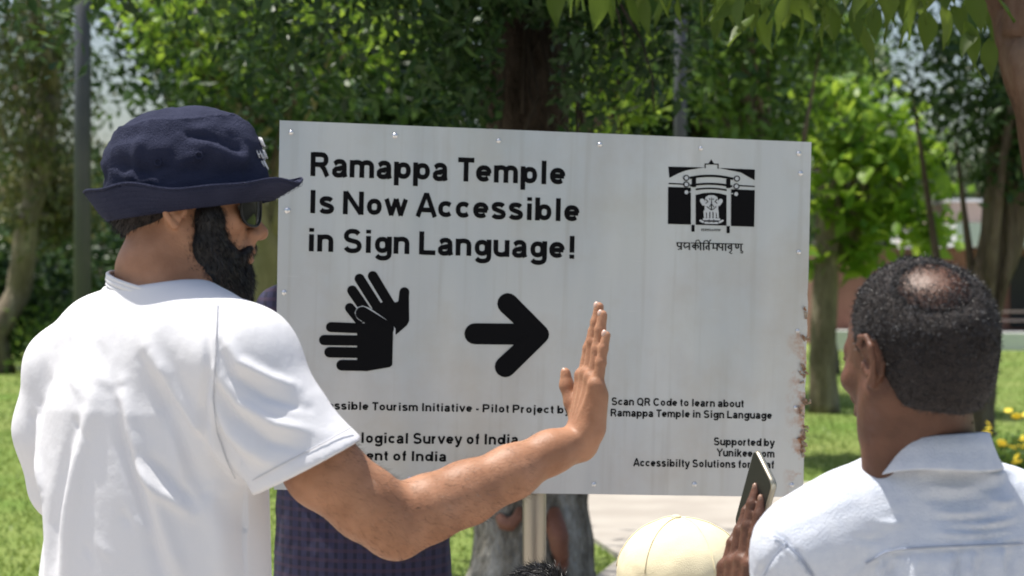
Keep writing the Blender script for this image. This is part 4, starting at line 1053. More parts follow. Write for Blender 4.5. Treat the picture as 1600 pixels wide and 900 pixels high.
    # strands thinning out over the cheek
    lv = (SK - hc) @ R / hs; m_ = (lv[:, 0] > .0) & (lv[:, 0] < .10) & (lv[:, 2] < .02) & (lv[:, 2] > -.13) & (lv[:, 1] < -.012); cand = SK[m_]; cn = SN[m_]
    if len(cand):
        pick = r.integers(0, len(cand), 9000); cand, cn = cand[pick], cn[pick]; bs = V[r.integers(0, len(V), 1500)]
        dist = np.full(len(cand), 9.0)
        for k0 in range(0, len(bs), 300): dist = np.minimum(dist, np.sqrt(((cand[:, None] - bs[None, k0:k0 + 300]) ** 2).sum(-1)).min(1))
        kp = r.random(len(cand)) < np.exp(-(dist / .006) ** 2); cand, cn = cand[kp] + r.normal(size=(kp.sum(), 3)) * .0006, cn[kp]
        d = cn * .4 + [.1, 0, -.8] + r.normal(size=cand.shape) * .3; d /= np.linalg.norm(d, axis=1)[:, None]
        t = tuft('cheek_strands', cand, d, .006, .00028, [M['hair'], M['hair_grey']], bo, .02, .8, 2, r); t['kind'] = 'stuff'
    b = MB()
    for q in (-1, 1): b.tube([L(.094, q * .012, .020), L(.088, q * .034, .027), L(.072, q * .050, .020)], [.0030, .0034, .0018], 6)
    b.build('eyebrow', M['beard'], root, True)

    # sunglasses
    g = empty('sunglasses', L(.1, 0, 0), None, None); g.parent = root; g.location = tuple(L(.1, 0, 0) - base)
    for q in (-1, 1):
        Rl = R @ np.array(Matrix.Rotation(q * .58, 3, 'Z')); c = L(.101, q * .040, -.001)
        pr = []
        for k in range(29):
            t = 2 * math.pi * k / 28; sx = math.copysign(abs(math.cos(t)) ** .8, math.cos(t)); sz = math.copysign(abs(math.sin(t)) ** .8, math.sin(t))
            pr.append(c + Rl @ np.array([-.004 * (sx * sx), .030 * sx, .027 * sz]))
        b = MB(); b.tube(pr, .0021, 8, cap=False); b.build('rim', M['frame'], g, True)
        b = MB(); V_ = [c + Rl @ np.array([.0025, 0, 0])] + pr[:-1]; b.add(V_, [(0, i + 1, (i + 1) % 28 + 1) for i in range(28)])
        b.add([v - Rl @ np.array([.0018, 0, 0]) for v in V_], [(0, (i + 1) % 28 + 1, i + 1) for i in range(28)]); b.build('lens', M['glass'], g, True)
        b = MB(); b.tube([c + Rl @ np.array([-.003, q * .030, .012]), L(.075, q * .072, .014), L(.02, q * .080, .014), L(-.012, q * .082, .010), L(-.022, q * .083, -.012)], [.0032, .0030, .0024, .0022, .0018], 8); b.build('temple_arm', M['frame'], g, True)
    b = MB(); b.tube([L(.106, .010, .004), L(.111, 0, .007), L(.106, -.010, .004)], .0022, 8); b.build('bridge', M['frame'], g, True)

    # bucket hat
    hp = math.radians(-8.0); Rh = head_frame(yaw, hp); hcn = L(.011, 0, -.006)
    rf, rl = .1180, .098
    pr0 = np.array([(0, .1465), (.14, .1462), (.30, .145), (.46, .1415), (.60, .1355), (.70, .1295), (.735, .1285), (.77, .124), (.85, .115), (.92, .101), (.965, .086), (.995, .068), (1.01, .048), (1.02, .028), (1.015, .012), (1.01, .003)])
    tq = np.linspace(0, len(pr0) - 1, 38); prof = [(np.interp(q, range(len(pr0)), pr0[:, 0]), np.interp(q, range(len(pr0)), pr0[:, 1])) for q in tq]
    nT = 180; rows = []
    th = np.linspace(0, 2 * math.pi, nT, endpoint=False); ct, st = np.cos(th), np.sin(th)
    for p_, h_ in prof: rows.append(np.stack([rf * p_ * ct, rl * p_ * st, np.full(nT, h_)], 1))
    upt = .029 - .011 * ct + .0045 * np.sin(2 * th + 1) + .0035 * np.sin(5 * th) + .002 * np.sin(9 * th + 2); bw = .036 + .012 * ct
    nb = 9
    for k in range(nb + 1):
        t = k / nb; rows.append(np.stack([(rf * 1.01 + bw * t) * ct, (rl * 1.01 + (bw + .004) * t) * st, .002 + upt * t ** 1.25 + .0008 * math.sin(k * 3.14)], 1))
    for k in range(nb, -1, -1):
        t = k / nb; rows.append(np.stack([(rf * .985 + bw * t) * ct, (rl * .985 + (bw + .004) * t) * st, -.0022 + upt * t ** 1.25], 1))
    rows.append(np.stack([rf * .93 * ct, rl * .93 * st, np.full(nT, .03)], 1))
    A = np.array(rows); nr = len(A); V = A.reshape(-1, 3)
    Q = np.array([(i * nT + k, (i + 1) * nT + k, (i + 1) * nT + (k + 1) % nT, i * nT + (k + 1) % nT) for i in range(nr - 1) for k in range(nT)])
    Nn = normals(V, Q)
    crown = np.clip((V[:, 2] - .012) / .03, 0, 1) * (np.arange(len(V)) < len(prof) * nT)
    d = crown * (.0042 * wnoise(V * [1, 1, 1.7], 24, 21, 2) + .0042 * wnoise(V * [.8, .8, 2], 60, 22) + .0014 * wnoise(V, 150, 24)) + .0010 * wnoise(V, 70, 23)
    # creases on the right side of the crown
    for (f0, u0, f1, u1, w, am) in ((-.09, .075, -.035, .040, .009, -.007), (-.08, .055, -.02, .030, .007, .006), (.01, .105, .075, .075, .008, -.007), (.02, .088, .08, .060, .008, .007), (-.03, .06, .04, .050, .007, -.005), (-.10, .05, -.06, .022, .006, -.005), (-.06, .10, -.075, .06, .007, .005), (.085, .075, .07, .03, .007, .004), (-.05, .045, .03, .078, .006, .005), (.03, .035, .09, .045, .006, -.004)):
        a_, b_ = np.array([f0, u0]), np.array([f1, u1]); X = V[:, [0, 2]]; ba = b_ - a_; t = np.clip((X - a_) @ ba / (ba @ ba), 0, 1); dd = np.linalg.norm(X - a_ - t[:, None] * ba, axis=1)
        d += 1.15 * crown * am * np.exp(-(dd / w) ** 2) * (V[:, 1] < .02)
    top = np.arange(len(V)) < nT; d[top] = d[top].mean()
    V = V + Nn * np.where(np.abs(Nn).sum(1) > 0, d, 0)[:, None]
    toW = lambda q: hcn + (Rh @ np.atleast_2d(q).T).T
    hat = mesh_obj('bucket_hat', toW(V), Q, M['hat'], root, True)
    # stitching rounds on the brim, seam round the crown, eyelets, embroidery
    b = MB()
    for t in (.12, .27, .42, .57, .72, .87, .99):
        q = np.stack([(rf * 1.01 + bw * t) * ct, (rl * 1.01 + (bw + .004) * t) * st, .0028 + upt * t ** 1.25], 1); q = np.vstack([q, q[:1]])
        b.tube(toW(q)[::2],   .0003 if t < .98 else .0019, 5, cap=False)
        q[:, 2] -= .0056; b.tube(toW(q)[::2], .0003, 5, cap=False)
    b.build('brim_stitching', M['hat'], hat, True)
    for px, py in ((250, 257), (315, 241)):
        best = None
        Vw = toW(V); idx = np.where((np.abs((Vw[:, 0] / Vw[:, 1]) * F + 800 - px) < 5) & (np.abs(450 - (Vw[:, 2] - CAMZ) / Vw[:, 1] * F - py) < 6))[0]
        if len(idx) == 0: continue
        i = idx[np.argmin(Vw[idx, 1])]; c = Vw[i]; n_ = (Rh @ Nn[i]); n_ = n_ if n_[1] < 0 else -n_
        u_ = np.cross(n_, [0, 0, 1]); u_ /= np.linalg.norm(u_); v_ = np.cross(n_, u_)
        b = MB(); b.tube([c + n_ * .001 + u_ * .0048 * math.cos(t) + v_ * .0048 * math.sin(t) for t in np.linspace(0, 6.283, 17)], .0016, 6, cap=False); b.build('eyelet', M['hat'], hat, True)
    # small white embroidered letters on the front of the crown
    b = MB(); Vl = V
    for row, (u0, wd) in enumerate(((.084, .030), (.066, .044), (.050, .036))):
        k_ = 0
        for a_ in np.arange(-.5, .5, .12):
            an = a_ * wd / .044 * .62 - .10; 
            i = np.argmin((np.arctan2(Vl[:len(prof) * nT, 1], Vl[:len(prof) * nT, 0]) - an) ** 2 + ((Vl[:len(prof) * nT, 2] - u0) * 12) ** 2)
            f_ = math.hypot(Vl[i, 0] / rf, Vl[i, 1] / rl); c = np.array([rf * f_ * math.cos(an), rl * f_ * math.sin(an), u0]) * [1.015, 1.015, 1]
            t_ = np.array([-math.sin(an), math.cos(an), 0]); h_ = .006; w_ = .0036
            for seg in ([(-1, -1), (-1, 1), (1, 1)], [(-1, 0), (1, 0)], [(1, 1), (1, -1), (-1, -1)])[(k_ + row) % 3], :
                b.tube(toW(np.array([c + t_ * w_ * x + np.array([-.28 * h_ * y, 0, h_ * y]) for x, y in seg])), .0011, 5)
            b.tube(toW(np.array([c - t_ * w_ + np.array([.28 * h_, 0, -h_]), c - t_ * w_ + np.array([-.28 * h_, 0, h_])])), .0011, 5)
            k_ += 1
    b.build('embroidery', M['white_thread'], hat, True)
hat_man()

# ------------------------------------------------------------------ balding man in the pale blue shirt
def bald_man():
    r = np.random.default_rng(15); base = P(1450, 450, 2.2); base[2] = 0
    root = empty('person', base, 'balding man in a pale blue shirt seen from behind, holding up a phone', 'person')
    hs = .985; hc = P(1430, 558, 2.12); R = head_frame(math.radians(118), math.radians(7)); ty = math.radians(18)
    S = Sculpt(.0028)
    L = head(S, hc, R, hs)
    S.chain([P(1450, 745, 2.18), P(1440, 680, 2.15), P(1432, 620, 2.13)], [.066, .0605, .060], k=.02)
    S.chain([P(1370, 745, 2.12), P(1376, 640, 2.10)], [.02, .015], k=.03)
    S.loft([(.95, .536, 2.2, .14, .09), (1.10, .536, 2.2, .150, .09), (1.19, .536, 2.2, .12, .07), (1.25, .536, 2.19, .075, .06)], ty, k=.03)
    el, wr = P(1222, 1160, 2.26), P(1147, 984, 2.42)
    S.chain([P(1300, 870, 2.15), P(1262, 862, 2.14), P(1240, 1000, 2.21), el], [.05, .048, .042, .036], k=.03)
    S.chain([el, el * .65 + wr * .35, wr], [.038, .041, .027], k=.02)
    N = np.array([.86, .50, -.08]); N /= np.linalg.norm(N); D = np.array([.075, .04, 1.0]); D -= N * (D @ N); D /= np.linalg.norm(D); T = np.cross(N, D)
    H = hand(S, wr, D, N, T, 1.06, curl=(.10, .12, .22, .34), fan=-.010, thumb=((.030, .034, .012), (.056, .048, .026), (.082, .050, .038), (.100, .040, .046)))
    def dsp(V, N_): return .0006 * wnoise(V, 70, 33) + .0004 * wnoise(V, 230, 34) * (V[:, 0] < .5)
    finish(S, 'body', M['skin_deep'], root, 1, dsp)
    nm = mat('nail_deep', (.30, .18, .13), rough=.3)
    for p_, d_, n_, r_ in S.tips:
        b = MB(); b.ball(p_ + d_ * .001 - n_ * r_ * .42, (.0045, .0045, .0062), 10, 6); b.build('nail', nm, root, True)
    eyes(L, hs, root)
    # right arm
    S = Sculpt(.005); S.chain([P(1690, 1000, 2.34), P(1720, 1150, 2.36), P(1640, 1200, 2.62)], [.042, .038, .027], k=.02)
    hand(S, P(1640, 1200, 2.62), (-.4, .9, .1), (-.9, -.4, 0), np.cross((-.4, .9, .1), (-.9, -.4, 0)), 1, curl=(.6, .6, .6, .6)); finish(S, 'forearm', M['skin_deep'], root, 1)

    # shirt
    S = Sculpt(.0045); cx = .538
    S.chain([P(1262, 862, 2.14), P(1244, 985, 2.20), P(1228, 1085, 2.25)], [.060, .066, .072], k=.03)
    sc = P(1228, 1085, 2.25); sd = (sc - P(1244, 985, 2.20)); sd /= np.linalg.norm(sd); S.plane(sc, sd, .11, k=.003)
    S.chain([P(1640, 850, 2.26), P(1672, 950, 2.31), P(1694, 1050, 2.34)], [.060, .066, .070], k=.03)
    S.loft([(.66, cx, 2.21, .190, .13), (.85, cx, 2.21, .182, .125), (1.02, cx, 2.20, .180, .125), (1.12, cx, 2.19, .176, .124), (1.185, cx, 2.185, .158, .112), (1.225, cx, 2.18, .118, .094), (1.262, cx - .004, 2.175, .084, .078), (1.285, cx - .006, 2.165, .070, .070)], ty, k=.03)
    S.chain([P(1395, 775, 2.15), P(1330, 812, 2.14), P(1262, 862, 2.14)], [.048, .052, .058], k=.05)
    S.chain([P(1510, 775, 2.19), P(1575, 810, 2.22), P(1640, 850, 2.26)], [.048, .054, .060], k=.05)
    Z = lambda x, y: (1100 + x / 3.2, 640 + y / 3.2)
    rid = []
    def add(pts, w, amp, Yd=2.08): rid.append(([Z(*q) for q in pts], Yd, w, amp * 1.5))
    seam = [(560, 1000), (700, 870), (810, 770), (900, 715), (960, 698), (1200, 685), (1600, 670), (1800, 668)]
    add(seam, .0028, .0022); 
    add([(820, 800), (900, 728), (960, 710), (1200, 697), (1600, 682), (1800, 680)], .004, -.0030)
    sl = [(300, 1000), (300, 832), (350, 740), (420, 660)]; sl2 = [(330, 630), (400, 655), (470, 730), (545, 840), (600, 1000)]
    add(sl, .0025, -.003); add(sl2, .0028, -.0035); add([(q[0] - 12, q[1] + 4) for q in sl2], .003, .003)
    for y, x0, x1, am in ((285, 1090, 1330, .0020), (330, 1150, 1420, -.0022), (395, 1120, 1440, .0022), (405, 1380, 1560, -.0025), (450, 1080, 1420, -.0022), (520, 1140, 1430, .0026), (555, 1160, 1560, -.0036), (570, 1200, 1600, .0034), (600, 1230, 1600, -.0036), (620, 1130, 1560, .003), (638, 1240, 1600, -.003), (560, 840, 1010, .0018), (640, 750, 900, -.0018), (300, 880, 1010, .0015), (350, 1440, 1600, .0025), (480, 1450, 1620, .003)):
        add([(x0, y - 6), ((x0 + x1) / 2, y + 8), (x1, y - 4)], .0045, am * 1.25)
    for x, y0, y1, am in ((900, 730, 900, .006), (940, 730, 900, -.005), (850, 780, 1000, -.005), (1060, 705, 900, .003), (1280, 700, 900, -.006), (1240, 700, 880, .004), (1330, 695, 900, .005), (1400, 700, 900, -.004), (1500, 690, 900, .005), (1560, 690, 900, -.005)):
        add([(x, y0), (x - 25, (y0 + y1) / 2), (x - 15, y1 + 150)], .007, am)
    def dsp(V, N_): return ridges(V, N_, rid, ymax=1) + .0018 * wnoise(V, 24, 35) + .0008 * wnoise(V * [1, 1, 2], 85, 36)
    o, V, Q = finish(S, 'shirt', M['linen'], root, 1, dsp)
    Ns = normals(V, Q)
    surf_line('yoke_seam', V, Ns, [Z(*q) for q in seam[2:-1]] , .0010, M['thread'], o)
    surf_line('sleeve_seam', V, Ns, [Z(300, 832), Z(350, 740), Z(420, 660)], .0009, M['thread'], o)
    surf_line('sleeve_seam', V, Ns, [Z(345, 632), Z(400, 655), Z(470, 730), Z(545, 835)], .0010, M['thread'], o)
    # collar: stands round the neck and folds over
    nT = 72; th = np.linspace(0, 2 * math.pi, nT, endpoint=False)
    fw = math.radians(118); c0 = np.array([P(1450, 700, 2.15)[0], 2.155, 0])
    prof = [(-.002, -.040), (-.001, -.015), (.001, -.001), (.003, .002), (.006, .001), (.010, -.012), (.0155, -.026), (.021, -.037), (.0215, -.040), (.0185, -.038), (.012, -.026), (.0045, -.030)]
    rows = []
    for dr, dz in prof:
        rr = .0665 + dr + .0012 * np.sin(3 * th) * (dz < -.02); f, l = np.cos(th), np.sin(th)
        z = 1.321 - .020 * (f + 1) ** 1.3 - .010 * l * 0 + dz * (1 + .12 * np.sin(2 * th + 1))
        x = c0[0] + rr * (1.02 * l * -math.sin(fw) + f * 1.12 * math.cos(fw)); y = c0[1] + rr * (1.02 * l * math.cos(fw) + f * 1.12 * math.sin(fw))
        rows.append(np.stack([x, y, z], 1))
    V = np.array(rows).reshape(-1, 3); n_ = len(prof)
    V = V + .0010 * np.stack([wnoise(V, 50, 61), wnoise(V, 50, 62), wnoise(V, 40, 63)], 1)
    gap = 3   # the collar is open at the throat
    Q = np.array([(i * nT + k, i * nT + (k + 1) % nT, (i + 1) * nT + (k + 1) % nT, (i + 1) * nT + k) for i in range(n_ - 1) for k in range(nT) if gap <= k < nT - gap])
    mesh_obj('collar', V, Q, M['linen'], o, True)
    legwear(root, (cx, 2.2), ty + math.pi / 2, .88, M['khaki'], M['shoe'], .82)

    # hair: close cut back and sides, thin crown
    S = Sculpt(.003)
    S.ell(L(-.014, 0, .028), np.array([.1075, .0825, .0955]) * hs, R, k=.01)
    S.ell(L(-.045, 0, -.025), np.array([.062, .066, .060]) * hs, R, k=.02)
    S.plane(L(.020, 0, .02), R @ np.array([1, 0, -.28]), .3)
    S.plane(L(-.04, 0, -.066), R @ np.array([.30, 0, -1]), .3)
    for q in (-1, 1): S.ell(L(-.004, q * .088, -.008), np.array([.026, .024, .036]) * hs, R, op='s', k=.006)
    cc_ = L(-.012, 0, .028); pn = np.array([-.02, -.68, .73]); pn /= np.linalg.norm(pn); px_ = np.array([1, 0, 0.0]); pv = np.cross(pn, px_); px_ = np.cross(pv, pn)
    def onscalp(a_, b_, out=0):
        w_ = pn * .095 + a_[:, None] * px_ + b_[:, None] * pv; l_ = (w_ @ R); l_ = l_ / np.sqrt(((l_ / np.array([.103, .078, .091])) ** 2).sum(1))[:, None] * hs; return cc_ + l_ @ R.T
    pc = onscalp(np.zeros(1), np.zeros(1))[0]
    S.ell(pc + pn * .012, np.array([.058, .050, .026]) * hs, np.stack([px_, pv, pn], 1), op='s', k=.030)
    def dsp(V, N_): return .0008 * wnoise(V, 160, 41) + .0004 * wnoise(V, 420, 42)
    ho, V, Q = finish(S, 'hair', M['stubble'], root, 1, dsp)
    Lc = (V - hc) @ R / hs
    msk = (Lc[:, 0] < .05)
    p, nn = sample(V, Q, 24000, r, msk); q = (p - hc) @ R / hs
    hgt = np.clip((q[:, 2] - .0) / .09, 0, 1); keep = r.random(len(p)) < .25 + .75 * np.clip((q[:, 2] + .03) / .05, 0, 1); p, nn, q, hgt = p[keep], nn[keep], q[keep], hgt[keep]
    d = nn * .35 + np.array([0, 0, -.35]) + r.normal(size=p.shape) * .5; d /= np.linalg.norm(d, axis=1)[:, None]
    band = np.exp(-((q[:, 2] - .035) / .022) ** 2); mixv = .06 + .42 * band + .22 * (q[:, 2] > .08)
    t = tuft('curls', p, d, .0075, .00040, [M['hair'], M['hair_grey']], ho, mixv * .8, 2.2, 4, r); t['kind'] = 'stuff'
    # thin curls on the bare crown
    n = 8000; pa, pb = r.uniform(-.060, .060, n), r.uniform(-.056, .056, n); e_ = np.hypot(pa / .056, pb / .05)
    k_ = r.random(n) < np.clip(.12 + .95 * (e_ - .25) + .35 * np.clip(-pb / .04 if pv[2] > 0 else pb / .04, 0, 1), 0, .9) * (e_ < 1.08); p = onscalp(pa[k_], pb[k_])
    nn = p - cc_; nn /= np.linalg.norm(nn, axis=1)[:, None]
    d = nn * .35 + r.normal(size=p.shape) * .7; d /= np.linalg.norm(d, axis=1)[:, None]
    t = tuft('thin_curls', p, d, .0065, .00032, [M['hair'], M['hair_grey']], ho, .25, 2.4, 3, r); t['kind'] = 'stuff'

    # the phone in his hand
    A = P(1211, 757, 2.37); S_ = np.array([-.018, .055, .047]); S_ /= np.linalg.norm(S_)
    Dn = np.array([-.016, .097, -.118]); Dn -= S_ * (Dn @ S_); Dn /= np.linalg.norm(Dn); Nf = np.cross(S_, Dn)
    w_, h_, t_ = .073, .152, .0082; c = A + S_ * w_ / 2 + Dn * h_ / 2
    ph = empty('phone', c, 'dark phone with a champagne metal edge held upright in front of the sign', 'phone')
    def slab(w, h, rad, t, inset=0):
        o_ = []
        for cx_, cy_, a0 in ((w / 2 - rad, h / 2 - rad, 0), (-w / 2 + rad, h / 2 - rad, 90), (-w / 2 + rad, -h / 2 + rad, 180), (w / 2 - rad, -h / 2 + rad, 270)):
            for k in range(7): a_ = math.radians(a0 + k * 15); o_.append((cx_ + rad * math.cos(a_), cy_ + rad * math.sin(a_)))
        return o_
    b = MB(); rings = [(.0, -t_ / 2), (.0015, -t_ / 2 + .0008), (.0022, -.0015), (.0022, .0015), (.0015, t_ / 2 - .0008), (.0, t_ / 2)]
    V = []
    for ex, z in rings:
        for x, y in slab(w_ - .004 + 2 * ex, h_ - .004 + 2 * ex, .0095 + ex, t_): V.append(c + S_ * x + Dn * y + Nf * z)
    m_ = 28; Fs = [(i * m_ + k, i * m_ + (k + 1) % m_, (i + 1) * m_ + (k + 1) % m_, (i + 1) * m_ + k) for i in range(5) for k in range(m_)] + [tuple(range(m_))[::-1], tuple(5 * m_ + k for k in range(m_))]
    b.add(V, Fs); b.build('casing', M['phone_edge'], ph, True)
    for sg, nm in ((1, 'back'), (-1, 'screen')):
        b = MB(); pts_ = [c + S_ * x + Dn * y + Nf * sg * (t_ / 2 + .0004) for x, y in slab(w_ - .0035, h_ - .0035, .009, 0)]; b.add([c + Nf * sg * (t_ / 2 + .0006)] + pts_, [(0, i + 1, (i + 1) % 28 + 1) for i in range(28)]); b.build(nm, M['phone'], ph)
bald_man()

# ------------------------------------------------------------------ people further off, partly hidden
def standing(x, y, yaw, height, label, skinm, shirtm, trousm, hairm, cap=None, h=.006, arms=None, shirt_name='shirt', seed=1, hair_long=False, sleeve=0, wide=1.0):
    s = height / 1.72; R = head_frame(yaw); base = np.array([x, y, 0.0]); Lb = lambda f, l, u: base + R @ (np.array([f, l, u]) * s)
    root = empty('person', base, label, 'person')
    ch = 1.0 + .25 * max(0, (1.5 - height) / .5)      # children have larger heads
    S = Sculpt(h); hc = Lb(.03, 0, 1.60 - (ch - 1) * .10); L = head(S, hc, head_frame(yaw, .05), s * ch)
    S.chain([Lb(-.005, 0, 1.40), Lb(.0, 0, 1.52)], [.062 * s, .054 * s], k=.02)
    S.loft([(z * s, Lb(f, 0, 0)[0], Lb(f, 0, 0)[1], a * s, b * s) for z, f, a, b in ((.95, 0, .14, .09), (1.2, 0, .145, .09), (1.34, 0, .13, .08), (1.43, -.005, .07, .06))], yaw + math.pi / 2, k=.03)
    arms = arms or {}
    for q, nm in ((-1, 'R'), (1, 'L')):
        e = Lb(*arms.get('e' + nm, (-.02, q * .225, 1.12))); w = Lb(*arms.get('w' + nm, (.08, q * .21, .89)))
        sh = Lb(0, q * .165 * wide, 1.375)
        S.chain([sh, e, w], [.047 * s, .037 * s, .026 * s], k=.02)
        D = w - e; D /= np.linalg.norm(D); N = R @ np.array(arms.get('n' + nm, (0, -q, 0.0))); N = N - D * (N @ D); N /= np.linalg.norm(N)
        T = np.cross(D, N) if q < 0 else np.cross(N, D)
        hand(S, w, D, N, T, s, curl=(.25, .3, .35, .4))
    body, V, Q = finish(S, 'body', skinm, root, 1)
    eyes(L, s * ch, root)
    S = Sculpt(h)
    for q, nm in ((-1, 'R'), (1, 'L')):
        e = Lb(*arms.get('e' + nm, (-.02, q * .225, 1.12))); sh = Lb(0, q * .165 * wide, 1.375); m_ = sh * .2 + e * .8
        S.chain([sh, m_], [.062 * s, .062 * s], k=.03); d = m_ - sh; d /= np.linalg.norm(d); sleeve or S.plane(m_, d, .1 * s, k=.003)
    if sleeve:
        for q, nm in ((-1, 'R'), (1, 'L')):
            e = Lb(*arms['e' + nm]); w = Lb(*arms['w' + nm]); S.chain([Lb(0, q * .165 * wide, 1.375) * .2 + e * .8, e, e * .12 + w * .88], [.062 * s, .058 * s, .045 * s], k=.03)
    S.loft([(z * s, Lb(f, 0, 0)[0], Lb(f, 0, 0)[1], a * s * wide, b * s * wide) for z, f, a, b in ((.66 if sleeve else .78, 0, .185, .13), (.95, 0, .172, .12), (1.2, 0, .17, .118), (1.33, 0, .162, .108), (1.40, 0, .115, .085), (1.445, -.004, .075, .07))], yaw + math.pi / 2, k=.03)
    S.chain([Lb(0, -.165 * wide, 1.375), Lb(0, 0, 1.395), Lb(0, .165 * wide, 1.375)], [.058 * s, .055 * s, .058 * s], k=.04)
    finish(S, shirt_name, shirtm, root, 1, lambda V, N_: .0055 * wnoise(V * [1, 1, .6], 24, seed) + .0020 * wnoise(V, 70, seed + 1))
    legwear(root, (x, y), yaw, s, trousm, M['shoe'])
    S = Sculpt(max(h * .8, .004)); Rh = head_frame(yaw, .05); k_ = s * ch
    S.ell(L(-.014, 0, .030), np.array([.110, .085, .098]) * k_, Rh); S.ell(L(-.04, 0, -.02), np.array([.066, .070, .055]) * k_, Rh, k=.02)
    S.plane(L(.035, 0, .03), Rh @ np.array([1, 0, -.5]), .4); S.plane(L(-.04, 0, -.06), Rh @ np.array([.3, 0, -1]), .4)
    r = np.random.default_rng(seed)
    ho, V, Q = finish(S, 'hair', hairm, root, 1, lambda V, N_: .002 * wnoise(V, 90, seed))
    if cap is None or hair_long:
        p, nn = sample(V, Q, 9000, r); tg = np.cross(nn, [0.3, 1, .2]); d = nn * .12 + tg * .9 + r.normal(size=p.shape) * .22; d /= np.linalg.norm(d, axis=1)[:, None]
        t = tuft('hair_strands', p, d, .020, .0005, [M['hair'], M['hair_grey']], ho, .05, 1.2, 3, r); t['kind'] = 'stuff'
    return root, L, k_, Rh

# man behind the sign, his face hidden by it
standing((566 - 800) * 4.35 / F, 4.35, math.radians(-97), 1.80, 'man in a navy checked shirt standing behind the sign, mostly hidden by it', M['skin_mid'], M['plaid'], M['trouser'], M['stubble'], seed=5, sleeve=1, wide=1.2, arms={'eR': (-.03, -.245, 1.13), 'wR': (-.12, -.08, 1.0), 'eL': (-.03, .27, 1.11), 'wL': (-.13, .08, .98)})
# small person in a cream cap in front of the sign
root, L, k_, Rh = standing(P(1068, 450, 2.80)[0], 2.80, math.radians(95), 1.085, 'short person in a rounded cream cap in front of the sign, left of the phone', M['skin_mid'], M['redcloth'], M['khaki'], M['stubble'], cap=True, h=.005, seed=7)
S = Sculpt(.004)
S.ell(L(-.008, 0, .040), np.array([.150, .142, .126]) * k_, Rh); S.plane(L(0, 0, -.005), Rh @ np.array([.25, 0, -1]), .4)
cap, V, Q = finish(S, 'cap', M['cream'], root, 1, lambda V, N_: .0030 * wnoise(V, 26, 77) + .0010 * wnoise(V, 80, 78))
cl = (V - L(-.008, 0, .040)) @ Rh
for k in range(6):     # seams between the panels of the cap
    a_ = k * math.pi / 3 + .3; line_ = []
    for e_ in np.linspace(.02, 1.45, 22):
        dr = np.array([math.sin(e_) * math.cos(a_), math.sin(e_) * math.sin(a_), math.cos(e_)]); i = np.argmax((cl / np.linalg.norm(cl, axis=1)[:, None]) @ dr); line_.append(L(-.008, 0, .040) + Rh @ (dr * (np.linalg.norm(cl[i]) + .0006)))
    b = MB(); b.tube(line_, .0014, 6); b.build('seam', M['cream'], cap, True)
b = MB(); i = np.argmax(V[:, 2]); b.ball(V[i] + [0, 0, .001], (.008, .008, .004), 12, 6); b.build('button', M['cream'], cap, True)
# small person with black hair in front of the pole
standing(P(842, 450, 2.9)[0], 2.9, math.radians(85), 1.018, 'short person with black hair whose crown shows below the sign pole', M['skin_mid'], M['bluecloth'], M['khaki'], M['hair'], h=.005, seed=9)

